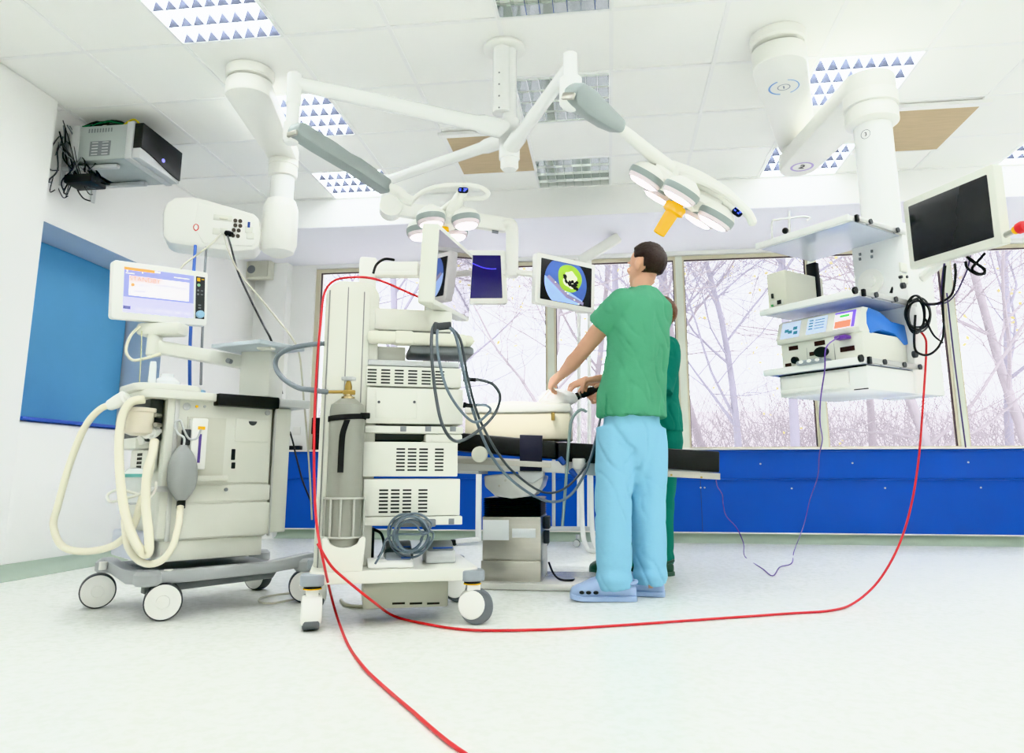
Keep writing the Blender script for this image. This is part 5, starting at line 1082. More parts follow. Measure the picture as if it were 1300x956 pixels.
mb.box(sx(.07), sx(.93), sy(.62), sy(.18), .0015, z); mb.mi = 2; mb.box(sx(.0), sx(1), sy(1), sy(.66), .0015, z); mb.mi = 1; mb.box(sx(0), sx(.42), sy(.055), sy(0), .0015, z+.0003)
mb.mi = 0; mb.box(sx(.42), sx(.5), sy(.05), sy(.01), .0015, z); mb.box(sx(.7), sx(.93), sy(.105), sy(.085), .0015, z); mb.box(sx(.02), sx(.14), sy(.14), sy(.12), .0015, z); mb.box(sx(.03), sx(.05), sy(.1), sy(.06), .0015, z); mb.box(sx(.24), sx(.26), sy(.1), sy(.07), .0015, z)
for k in range(6): mb.box(sx(.16+.14*k), sx(.26+.14*k), sy(.93), sy(.89), z, z+.0003)
mb.mi = 3; mb.box(sx(.44), sx(.9), sy(.335), sy(.32), z, z+.0003); mb.box(sx(.14), sx(.36), sy(.37), sy(.36), z, z+.0003); mb.box(sx(.14), sx(.3), sy(.52), sy(.50), z, z+.0003)
mb.mi = 4; mb.box(sx(0), sx(.1), sy(.93), sy(.86), z, z+.0004); mb.mi = 1; mb.prism(ell(sx(.12), sy(.38), .008, .008, 12), z, z+.0004, 'z')
mb.build('display_layout', [SW, SO, SL, SLN, mat('slate lit key', (90, 92, 140), .3, emit=.3)], MA, smooth=0)
T = M @ Matrix.Translation((sx(.29), sy(.245), z+.0006))
text_mesh('STANDBY', H_*.115, T, mat('pale orange lettering', (244, 160, 124), .4, emit=.7), 'standby_lettering', MA, .0003)
mb = MB(M); mb.box(W_*.365, W_*.465, -H_*.38, H_*.40, 0, .002); kp = mb.build('key_panel', mat('charcoal key panel', (48, 50, 52), .35), MA, smooth=0)
mb = MB(M); mb.box(W_*.375, W_*.41, H_*.31, H_*.375, .002, .004, .001); mb.mi = 1; mb.box(W_*.425, W_*.455, H_*.345, H_*.36, .002, .003); mb.mi = 2; mb.prism(ell(W_*.395, H_*.24, .008, .008, 14), .002, .004, 'z'); mb.mi = 3
for yy in (.14, .07): mb.prism(ell(W_*.39, H_*yy, .005, .005, 10), .002, .003, 'z'); mb.box(W_*.42, W_*.445, H_*yy-.002, H_*yy+.002, .002, .003)
for yy in (-.13, -.18): mb.box(W_*.395, W_*.425, H_*yy-.003, H_*yy+.003, .002, .003)
mb.build('key', [YEL, YEL, mat('pale green key', (150, 206, 160), .4), MGRAY], kp, smooth=0)
mb = MB(M); mb.lathe((W_*.415, -H_*.30, .002), (0, 0, 1), [(0, .02), (.012, .0195), (.016, .016), (.016, .001)], 26); mb.build('rotary_knob', LBLUE, kp)
# base frame and wheels
zf0, zf1 = A0(240, 741, -.03).z, A0(240, 722, -.03).z; zf0, zf1 = max(zf0, .15), max(zf1, .2)
GB = mat('light grey base', (176, 180, 182), .4, var=.02)
XE = xe+.16
mb = MB(AF.M); mb.prism([(-.06, zf0), (.0, zf0-.005), (XE-.16, zf0), (XE, zf0+.015), (XE+.06, zf0+.03), (XE+.06, zf1+.03), (XE-.02, zf1+.02), (XE-.18, zf1), (-.06, zf1)], -.055, .0, 'y', bev=.008)
mb.build('front_beam', GB, t)
mb = MB(AF.M); mb.prism([(-.05, zf0), (.18, zf0-.02), (.4, zf0), (.6, zf0), (.6, zf1+.01), (.4, zf1), (.2, zf1-.012), (-.05, zf1)], -.06, .0, 'x', bev=.008); mb.build('side_beam', GB, t)
mb = MB(AF.M); mb.box(.0, XE-.1, .02, .54, zf0+.01, zf1-.008, .004); mb.build('base_tray', MGRAY, t)
mb = MB(AF.M); mb.prism([(-.03, zf0-.045), (XE-.12, zf0-.03), (XE-.1, zf0), (-.03, zf0)], -.0, .05, 'y', bev=.004); mb.build('lower_rail', MGRAY, t)
for lx, ly in ((-.03, -.03), (-.03, .57), (XE+.03, -.03), (XE+.03, .5)):
    mb = MB(AF.M); mb.lathe((lx, ly, zf0-.006), (0, 0, 1), [(0, .045), (.01, .055), (zf1-zf0-.004, .055), (zf1-zf0+.01, .04), (zf1-zf0+.012, .001)], 24); mb.build('corner_cap', GB, t)
for (px, py, rot, tw) in ((205, 787, 32, True), (122, 772, 36, False)):
    p = Z(px, py, 0); M = Matrix.Translation((p.x, p.y+.0, .077)) @ Matrix.Rotation(R_(90+rot), 4, 'Z'); caster(t, M, .076, .05, DGRAY, WHITE, housing=False, twin=tw)
for lx, ly, rot in ((XE+.03, -.03, 115), (XE+.03, .5, 70)):
    p = AF.M @ V((lx, ly, 0)); M = Matrix.Translation((p.x, p.y, .077)) @ Matrix.Rotation(R_(rot), 4, 'Z'); caster(t, M, .076, .05, DGRAY, WHITE, housing=False)
# breathing system on the left flank
def side(px, py, lx=-.06): return AF.atx(px, py, lx)
CLR = mat('clear plastic', (232, 236, 236), .15)
mb = MB(AF.M); mb.box(-.06, .0, .04, .42, A0(200, 560).z, ztop-.01, .01); mb.build('circuit_housing', DGRAY, t)
p = side(180, 535, -.09); mb = MB(AF.M); z0, z1 = side(180, 553, -.09).z, side(180, 519, -.09).z
mb.lathe((-.1, p.y, z0), (0, 0, 1), [(0, .03), (.01, .055), (z1-z0-.02, .058), (z1-z0-.015, .064), (z1-z0, .064), (z1-z0+.004, .03)], 30); mb.build('absorber_canister', mat('beige canister', (222, 214, 196), .3, var=.05), t)
mb = MB(AF.M); z0, z1 = side(168, 690, -.05).z, side(168, 562, -.05).z; mb.box(-.07, .004, .06, .4, zb-.02, z0+.05, .01); mb.build('lower_side_panel', mat('lilac grey panel', (196, 200, 214), .4), t)
mb = MB(AF.M); z0, z1 = side(176, 570, -.06).z, side(176, 556, -.06).z; mb.box(-.09, .0, .1, .36, z0, z1, .008); mb.build('valve_shelf', MW, t)
p = side(176, 586, -.06); mb = MB(AF.M); mb.box(-.062, .0, p.y-.06, p.y+.12, p.z-.04, p.z+.05, .006); vg = mb.build('vent_panel', MW, t)
mb = MB(AF.M)
for i in range(3):
    for j in range(4): mb.box(-.064, -.061, p.y-.05+.024*i, p.y-.034+.024*i, p.z-.03+.018*j, p.z-.018+.018*j)
mb.build('vent', SLOT, vg, smooth=0)
p = side(172, 604, -.1); mb = MB(AF.M); mb.lathe((-.1, p.y, p.z-.006), (0, 0, 1), [(0, .045), (0, .06), (.014, .06), (.014, .045)], 28); tr_ = mb.build('teal_ring', mat('teal plastic', (110, 180, 176), .35), t)
mb = MB(AF.M); mb.lathe((-.1, p.y, p.z-.12), (0, 0, 1), [(0, .01), (.01, .045), (.11, .05), (.128, .05), (.15, .03), (.155, .001)], 26); mb.build('water_trap_jar', CLR, t)
for px, py in ((196, 548), (188, 556)):
    p = side(px, py, -.03); mb = MB(AF.M); mb.lathe(p, (-.6, -.5, -.2), [(-.04, .02), (0, .026), (.03, .028), (.032, .022), (.06, .02)], 20); mb.build('hose_port', WHITE, t)
mb = MB(AF.M); p = A0(203, 621, -.02); mb.box(p.x-.06, p.x+.05, -.03, .0, p.z-.012, p.z+.012, .005); mb.build('rail_clamp', ALU, t)
for py in (510, 522): p = side(203, py+18, -.02); mb = MB(AF.M); mb.cyl(p, p+V((-.03, -.03, 0)), .01, n=14); mb.build('hose_knob', STEEL, t)
# breathing bag
bt, bb = A0(233, 565, -.07), A0(230, 637, -.07); L = bt.z-bb.z; mb = MB(AF.M); rings = []
for k in range(17):
    q = k/16; r = .062*math.sin(PI*min(.97, .04+q*.93))**.8+.004; e = 1+.05*math.sin(q*9)
    c = bb.lerp(bt, q); rings.append([c+V((r*e*math.cos(a), r*.62*math.sin(a)*(1+.08*math.cos(3*a)), 0)) for a in [2*PI*i/26 for i in range(26)]])
mb.loft(rings); t2 = tag(mb.build('breathing_bag', mat('grey rubber bag', (158, 162, 160), .5, var=.06, scale=5), smooth=60), 'grey rubber breathing bag hanging on the front of the anaesthesia machine', 'breathing bag')
mb = MB(AF.M); mb.cyl(bb+V((0, 0, -.028)), bb+V((0, 0, .006)), .018, n=16); mb.build('neck_clip', BLACK, t2)
wire('bag_loop', [AF.M @ v for v in (bt+V((0, 0, -.01)), bt+V((-.0, 0, .03)), A0(226, 550, -.06), A0(222, 538, -.03), A0(229, 534, -.03), A0(233, 545, -.05), A0(240, 557, -.05), A0(250, 556, -.05), A0(255, 545, -.05))], .005, LGRAY, parent=t)
HOSE = mat('cream corrugated hose', (232, 228, 208), .4, var=.03)
def hose(pts, r, label, m=HOSE): mb = MB(); mb.tube(pts, r, 12, 34, ridge=.045); return tag(mb.build('breathing_hose', m, smooth=80), label, 'hose')
zz = .02
hose(W3([(150, 512, 2.95), (128, 519, 2.92), (108, 542, 2.9), (90, 585, 2.9), (74, 640, 2.9), (68, 668, 2.9), (80, 694, 2.9), (110, 700, 2.88), (145, 692, 2.86), (168, 670, 2.84), (178, 640, 2.84), (190, 600, 2.86), (194, 570, 2.9)]), .0145, 'cream corrugated hose arching far out to the left of the anaesthesia machine')
hose(W3([(183, 507, 2.9), (166, 511, 2.86), (155, 530, 2.84), (151, 570, 2.82), (155, 630, 2.8), (165, 672, 2.78), (178, 698, 2.76), (188, 702, 2.76), (189, 680, 2.77), (185, 640, 2.8), (187, 600, 2.82), (194, 575, 2.86), (196, 560, 2.9)]), .018, 'thick cream corrugated hose in a long narrow loop down the machine flank')
hose(W3([(158, 660, 2.86), (161, 690, 2.82), (172, 708, 2.8), (188, 716, 2.78), (206, 711, 2.78), (219, 694, 2.8), (226, 670, 2.84), (228, 655, 2.88), (229, 643, 2.9)]), .0135, 'cream corrugated hose curving under the machine flank up to the grey bag')
p = Y(150, 513, 2.95); q = Y(158, 509, 2.95); mb = MB(); mb.lathe(Y(137, 516, 2.94), q-p, [(0, .017), (.01, .024), (.05, .03), (.085, .032), (.09, .02), (.1, .018)], 20); tag(mb.build('hose_connector', WHITE), 'white bulbous connector at the upper end of the far left cream hose', 'connector')
wire('clear_tubing', W3([(190, 620, 2.84), (175, 628, 2.82), (155, 634, 2.82), (140, 637, 2.82), (137, 628, 2.84), (150, 622, 2.84), (170, 626, 2.84), (188, 632, 2.84), (197, 622, 2.86), (198, 612, 2.88)]), .006, mat('clear tubing', (222, 222, 212), .3), 'thin pale tubing looped beside the teal ring of the anaesthesia machine', 'tubing')
wire('white_lead', W3([(178, 414, 3.2), (166, 426, 3.18), (160, 445, 3.16), (168, 457, 3.16), (185, 455, 3.17), (204, 449, 3.2)]), .007, HOSE, 'short white tube looping under the anaesthesia display', 'tubing')
wire('sample_line', W3([(180, 420, 3.18), (179, 450, 3.16), (177, 486, 3.12)]), .0025, mat('olive tubing', (196, 194, 150), .4), 'thin olive line hanging straight down under the anaesthesia display', 'tubing')
# leads from the pendant socket box
MpB, atf = PBOX
def pf(px, py, off=.01): p = atf(px, py); return MpB @ V((p.x, p.y, off*zs))
BEI = mat('beige lead', (196, 194, 176), .45)
mb = MB(); a = pf(287, 296, .0); mb.lathe(a, V((.9, -.1, -.25)), [(0, .02), (.02, .022), (.05, .016), (.055, .008)], 14); pl = tag(mb.build('mains_plug', BLACK), 'black mains plug in the left pendant socket box', 'plug')
wire('mains_lead', [pf(289, 299, .05)]+W3([(293, 312, 3.95), (302, 345, 3.85), (318, 380, 3.75), (334, 412, 3.65), (343, 429, 3.6), (350, 450, 3.6), (352, 470, 3.6), (358, 500, 3.6)]), .006, BLACK, 'black lead running from the plug in the left pendant box to the grey shelf', n=7)
wire('mains_lead', [pf(284, 297, .02)]+W3([(290, 318, 3.9), (305, 348, 3.85), (330, 378, 3.8), (352, 405, 3.75), (370, 428, 3.7), (380, 450, 3.7), (385, 500, 3.7), (389, 545, 3.7), (393, 600, 3.72), (396, 660, 3.75)]), .005, BEI, 'beige lead running from the left pendant box past the grey shelf to the trolley', n=7)
wire('mains_lead', [pf(280, 297, .02)]+W3([(268, 310, 3.7), (248, 325, 3.6), (230, 340, 3.5), (224, 356, 3.5)]), .005, BEI, 'beige lead slanting from the left pendant box behind the white display', n=7)
bt_ = MpB @ V((-.05, 0, -.05*zs)); HB = mat('blue gas hose', (44, 92, 176), .4)
wire('gas_hose', [Y(248, 312, 3.78), Y(246, 345, 3.7), Y(243, 400, 3.6), Y(241, 450, 3.5), Y(241, 489, 3.4)], .009, HB, 'blue gas hose hanging from the left pendant box to the anaesthesia machine', 'hose', n=10)
wire('gas_hose', [Y(262, 314, 3.8), Y(260, 345, 3.72), Y(258, 400, 3.62), Y(256, 450, 3.52), Y(255, 488, 3.42)], .007, MGRAY, 'thin grey gas hose hanging beside the blue one from the left pendant box', 'hose', n=10)
wire('floor_lead', [Z(393, 748, .012), Z(378, 752, .008), Z(352, 755, .008), Z(332, 759, .008), Z(330, 764, .008), Z(345, 766, .008), Z(368, 762, .008), Z(398, 757, .008)], .005, BEI, 'grey lead looped on the floor between the anaesthesia machine and the trolley', n=7)
wire('floor_lead', [Z(433, 762, .008), Z(440, 768, .008), Z(460, 770, .008), Z(480, 768, .008)], .008, BEI, 'pale lead lying on the floor under the trolley', n=7)
# black lead falling beside the blue wall and bits on the window ledge
wire('wall_lead', W3([(368, 548, 4.6), (372, 562, 4.6), (376, 580, 4.6), (384, 610, 4.6), (396, 640, 4.6)]), .006, BLACK, 'black lead falling in front of the blue wall left of the trolley', n=7)
mb = MB(); a, b = Y(366, 573, 6.9), Y(381, 579, 6.9); mb.box(a.x, b.x, 6.88, 6.95, .839, .839+.04, .006); tag(mb.build('power_adapter', BLACK), 'small black power adapter on the window ledge right of the anaesthesia machine', 'adapter')
mb = MB(); a, b = Y(398, 540, 6.9), Y(408, 586, 6.9); mb.box(a.x, b.x+.03, 6.88, 6.95, .839, .839+.16, .006); mb.box(a.x-.01, b.x+.02, 6.87, 6.93, .99, 1.15, .006); tag(mb.build('charger_unit', BLACK), 'black charger stack on the window ledge just left of the trolley spine', 'charger')
mb = MB(); a = Y(376, 547, 6.94); mb.box(a.x-.04, a.x+.04, 6.94, 6.9559, a.z-.04, a.z+.04, .004); tag(mb.build('wall_socket', WHITE), 'white wall socket above the window ledge right of the anaesthesia machine', 'socket')
# cords of the right pendant
PUR = mat('violet lead', (104, 70, 160), .45); VIO = mat('dark violet lead', (74, 62, 110), .45)
wire('electrode_lead', [PLUG+V((-.02, -.02, -.0)), Y(1049, 441, 3.5), Y(1047, 470, 3.55), Y(1042, 505, 3.7), Y(1041, 535, 3.9), Y(1044, 558, 4.1), Y(1040, 578, 4.3), Y(1038, 605, 4.5), Y(1028, 635, 4.8), Y(1020, 668, 5.0), Z(1008, 700, .02)]+[Z(a, b, .006) for a, b in ((1005, 715), (990, 720), (981, 731), (968, 722), (946, 707))]+W3([(944, 690, 5.1), (935, 670, 5.0), (922, 655, 4.9), (918, 640, 4.8), (917, 628, 4.7), (911, 618, 4.6), (909, 609, 4.47)]), .0032, PUR, 'thin violet lead dipping to the floor between the right pendant and the table end', n=6)
rs = random.Random(12); t2 = thing('cable_coil', 'loops of black cable hanging at the right side of the right pendant', 'cable', Y(1165, 430, 3.9), 0)
for k in range(6):
    cx_, cy_ = 1166+rs.uniform(-4, 4), 399+rs.uniform(-4, 4); rx, ry = rs.uniform(10, 17), rs.uniform(17, 24); yy = 3.82+.01*k
    wire('cable_loop', [Y(cx_+rx*math.cos(a), cy_+ry*math.sin(a), yy+.015*math.sin(2*a)) for a in [2*PI*i/14+.7*k for i in range(16)]], .005, (BLACK, BLACK, DGRAY)[k % 3], parent=t2, n=6, sub=4)
wire('cable_loop', W3([(1162, 400, 3.82), (1161, 440, 3.82), (1170, 450, 3.82), (1182, 449, 3.8), (1193, 438, 3.75), (1198, 420, 3.7), (1197, 380, 3.6), (1199, 350, 3.5), (1200, 338, 3.45)]), .006, BLACK, parent=t2, n=6)
wire('cable_loop', W3([(1172, 385, 3.84), (1190, 385, 3.7), (1208, 374, 3.6), (1213, 350, 3.5), (1212, 335, 3.45)]), .006, BLACK, parent=t2, n=6)
wire('cable_loop', W3([(1197, 378, 3.6), (1196, 360, 3.55), (1199, 335, 3.45)]), .005, VIO, parent=t2, n=6)
wire('cable_loop', W3([(1172, 388, 3.84), (1205, 382, 3.65), (1225, 350, 3.4), (1232, 325, 3.3)]), .0035, VIO, parent=t2, n=6)
wire('cable_loop', W3([(1175, 405, 3.84), (1185, 425, 3.8), (1197, 435, 3.75)]), .005, BLACK, parent=t2, n=6)
wire('video_lead', W3([(1226, 332, 3.3), (1228, 340, 3.3), (1240, 348, 3.3), (1250, 347, 3.3), (1247, 340, 3.3), (1233, 331, 3.3), (1228, 326, 3.3), (1238, 333, 3.28), (1250, 342, 3.28), (1246, 348, 3.28), (1234, 342, 3.28), (1243, 330, 3.27), (1250, 322, 3.2)]), .006, BLACK, 'bundled black lead dangling under the right edge monitor', n=6)
wire('air_tube', W3([(1143, 320, 3.95), (1135, 322, 3.93), (1132, 335, 3.93), (1136, 355, 3.93), (1131, 372, 3.93)]), .008, BLACK, 'thick black lead curving down the mast of the right pendant', n=8)
wire('hanging_lead', W3([(1202, 372, 6.6), (1212, 460, 6.6), (1226, 568, 6.6)]), .006, VIO, 'dark violet lead hanging along the mullion right of the shelf pendant', n=6)
mb = MB(); a = Y(1144, 319, 3.94); mb.box(a.x-.012, a.x+.012, 3.93, 3.97, a.z-.012, a.z+.012, .004); tag(mb.build('gas_plug', BLUEP), 'small blue plug at the top of the black lead on the right mast', 'plug')
# ------------------------------------------------------------------ people
def rings_loft(mb, rings, n=28, p=2.4):     # ring: centre, axis u, axis v, half sizes
    out = []
    for c, u, v, a, b in rings:
        r = []
        for i in range(n):
            t_ = 2*PI*i/n; ct, st = math.cos(t_), math.sin(t_)
            r.append(V(c)+u*(a*math.copysign(abs(ct)**(2/p), ct))+v*(b*math.copysign(abs(st)**(2/p), st)))
        out.append(r)
    mb.loft(out)
def limb(mb, pts, radii, n=16, sub=5):
    P = spline(pts, sub); m = len(P)
    def rad(q): f = q*(len(radii)-1); i = min(int(f), len(radii)-2); s = f-i; s = s*s*(3-2*s); return radii[i]*(1-s)+radii[i+1]*s
    mb.tube(P, rad, n, 0)
def hand(mb, W_, d, nrm, th, curl=(.35, .5, .4), L=1.0, spread=.1):
    """palm and five fingers: W_ wrist, d pointing direction, nrm back-of-hand normal, th thumb side"""
    d = d.normalized(); nrm = (nrm-d*nrm.dot(d)).normalized(); s = th-d*th.dot(d)-nrm*th.dot(nrm); s.normalize()
    rings_loft(mb, [(W_-d*.03*L, s, nrm, .026*L, .02*L), (W_+d*.01*L, s, nrm, .029*L, .018*L), (W_+d*.05*L, s, nrm, .04*L, .017*L), (W_+d*.085*L, s, nrm, .041*L, .014*L), (W_+d*.098*L, s, nrm, .036*L, .009*L)], 18, 2.6)
    ax = s
    for k, (off, ln) in enumerate(((.031, .07), (.0105, .08), (-.0105, .074), (-.031, .058))):
        b = W_+d*(.085-.006*abs(k-1))*L+s*off*L; dd = (d+s*off*spread*20*.05).normalized(); P = [b-dd*.02*L, b]; up = nrm; ang = 0; q = b.copy()
        for seg, f in enumerate((.45, .3, .25)):
            ang += curl[seg]*(1+.06*k); dirv = dd*math.cos(ang)-nrm*math.sin(ang); q = q+dirv*ln*f*L*1.05; P.append(q.copy())
        limb(mb, P, [.0095*L, .009*L, .0082*L, .0078*L, .0066*L], 10, 4)
    b = W_+d*.022*L+s*.03*L; t1 = (d*.65+s*.7-nrm*.25).normalized(); t2 = (d*.9+s*.25-nrm*.35).normalized()
    limb(mb, [b-t1*.02*L, b+t1*.012*L, b+t1*.04*L, b+t1*.04*L+t2*.026*L, b+t1*.038*L+t2*.05*L], [.013*L, .0125*L, .011*L, .0098*L, .0075*L], 10, 4)
def wrinkle(vs, ns, amp, sc, seed):
    out = []
    for v, n in zip(vs, ns):
        a = noise.noise(V((v.x*sc+seed, v.y*sc, v.z*sc*.4+v.x*sc*.5)))
        w_ = noise.noise(V((v.x*5+seed, v.y*5, v.z*3))); q = V((v.x*sc*1.5+v.z*sc*.8+.3*w_, v.y*sc*1.5-v.z*sc*.5+seed, v.z*sc*.55+w_*.7))
        rdg = 1-abs(noise.noise(q))*3.2; rdg = max(0, rdg)**2
        out.append(v+n*(amp*.7*a-amp*.62*rdg*(.5+.5*max(-1, min(1, w_*3)))))
    return out
def cloth(name, mb, voxel, amp, sc, seed, m, parent, smooth=2, mods=()):
    vs, fs, ns = evalmesh(mb, [('REMESH', dict(mode='VOXEL', voxel_size=voxel)), ('SMOOTH', dict(iterations=smooth, factor=.5))]+list(mods))
    vs = wrinkle(vs, ns, amp, sc, seed); o = MB(); o.v = vs; o.f = fs; o.m = [0]*len(fs); return o.build(name, m, parent, smooth=180)
def clog(name, heel, toe, m, parent, L=.3, w=1.0, sole=None):
    d = V((toe.x-heel.x, toe.y-heel.y, 0)); L = d.length; d.normalize(); s = V((-d.y, d.x, 0)); M = Matrix(((d.x, s.x, 0, heel.x), (d.y, s.y, 0, heel.y), (0, 0, 1, 0), (0, 0, 0, 1)))
    prof = [(0, .026, .066), (.03, .038, .076), (.1, .043, .076), (.25, .043, .08), (.42, .046, .108), (.55, .051, .116), (.68, .056, .103), (.8, .056, .084), (.9, .051, .073), (.965, .04, .062), (.99, .028, .052), (1, .016, .042)]
    mb = MB(M); rings = []
    for q, hw, h in prof:
        hw *= w; r = []
        for i in range(20):
            a = 2*PI*i/20; c, sn = math.cos(a), math.sin(a); z = .018+(h-.018)*(.5+.5*math.copysign(abs(sn)**.7, sn)); r.append(V((q*L, hw*math.copysign(abs(c)**.6, c), z)))
        rings.append(r)
    mb.loft(rings); o = mb.build(name, m, parent, smooth=60)
    m2 = MB(M); rings = []
    for q, hw, h in prof:
        hw = hw*w+.004; lift = .012*max(0, (q-.75)/.25)**2
        rings.append([V((q*L*1.015-.003, y*hw, z+lift)) for y, z in ((-1, .004), (-.9, .001), (.9, .001), (1, .004), (1, .022), (.9, .026), (-.9, .026), (-1, .022))])
    m2.loft(rings); m2.build('sole', sole or m, o, smooth=50)
    m2 = MB(M); m2.tube([(.42*L, .046*w, .062), (.25*L, .048*w, .078), (.05*L, .04*w, .088), (-.015*L, 0, .09), (.05*L, -.04*w, .088), (.25*L, -.048*w, .078), (.42*L, -.046*w, .062)], .009, 8, 5); m2.build('heel_strap', m, o, smooth=60)
    for sg in (1, -1):
        for q in (.62, .73, .83): m2 = MB(M); m2.sph((q*L, sg*(.0565 if q < .7 else .057 if q < .8 else .053)*w, .045), (.013, .006, .0085), 12, 8); m2.build('vent_hole', BLACK, o, smooth=60)
    return o
def head(mb, c, f, up=V((0, 0, 1)), S=1.0):
    f = f.normalized(); r = f.cross(up).normalized(); u = r.cross(f); M = Matrix(((r.x, f.x, u.x, c.x), (r.y, f.y, u.y, c.y), (r.z, f.z, u.z, c.z), (0, 0, 0, 1))) @ Matrix.Scale(S, 4)
    T = M
    mb.sph((0, -.012, .03), (.077, .097, .088), 24, 18, T)
    mb.sph((0, .012, -.03), (.066, .076, .082), 22, 16, T); mb.sph((0, .04, -.07), (.05, .048, .042), 18, 14, T); mb.sph((0, .072, -.09), (.022, .018, .018), 12, 10, T)
    rings_loft_T = MB(); 
    for z, w_, d_, yy in ((.008, .009, .012, .086), (-.008, .011, .016, .09), (-.024, .014, .019, .092), (-.032, .016, .014, .088)): mb.sph((0, yy, z), (w_, d_, .012), 12, 10, T)
    for s in (-1, 1):
        mb.sph((s*.028, .076, .022), (.024, .014, .008), 12, 8, T); mb.sph((s*.038, .066, -.022), (.024, .018, .02), 12, 10, T)
        mb.sph((s*.077, -.01, -.005), (.009, .02, .032), 12, 10, T); mb.sph((s*.082, -.018, .008), (.007, .018, .022), 12, 10, T)
    mb.sph((0, .085, -.052), (.022, .01, .006), 12, 8, T); mb.sph((0, .084, -.062), (.019, .01, .006), 12, 8, T)
    return M
def hair(M, m, parent, longer=0, name='hair'):
    mb = MB(M); n, k = 48, 34; rings = []
    for j in range(1, k):
        ph = PI*j/k; r = []
        for i in range(n):
            a = 2*PI*i/n; d = V((math.sin(ph)*math.cos(a), math.sin(ph)*math.sin(a), -math.cos(ph)))
            lim = -.84-longer if d.y < -.1 else (-.84-longer+(d.y+.1)/.55*1.27 if d.y < .45 else .43+(d.y-.45)*.35)
            if abs(d.x) > .75 and -.35 < d.y < .25: lim = max(lim, .0-longer*.8)
            h = max(0, min(1, (d.z-lim)/.24)); h = h*h*(3-2*h)
            f = 1+noise.noise(V((d.x*9, d.y*9, d.z*5)))*.03+noise.noise(V((d.x*26, d.y*26, d.z*9)))*.025
            s = .86*(1-h)+h*(1.10*f+(.05 if d.y < 0 else 0)*max(0, .6-abs(d.z))+.05*max(0, d.z)*(1 if d.y < .7 else .6)); r.append(V((.077*s*d.x, -.012+.099*s*d.y, .026+.094*s*d.z)))
        rings.append(r)
    mb.loft(rings); return mb.build(name, m, parent, smooth=60)
def eyes(M, parent):
    for s in (-1, 1):
        mb = MB(M); mb.sph((s*.03, .073, .008), .0115, 14, 10); e = mb.build('eye', mat('eye white', (236, 234, 230), .2), parent, smooth=60)
        mb = MB(M); mb.sph((s*.03, .0795, .008), .0058, 12, 8); mb.build('iris', mat('dark iris', (50, 40, 34), .2), e, smooth=60)
UP = V((0, 0, 1))
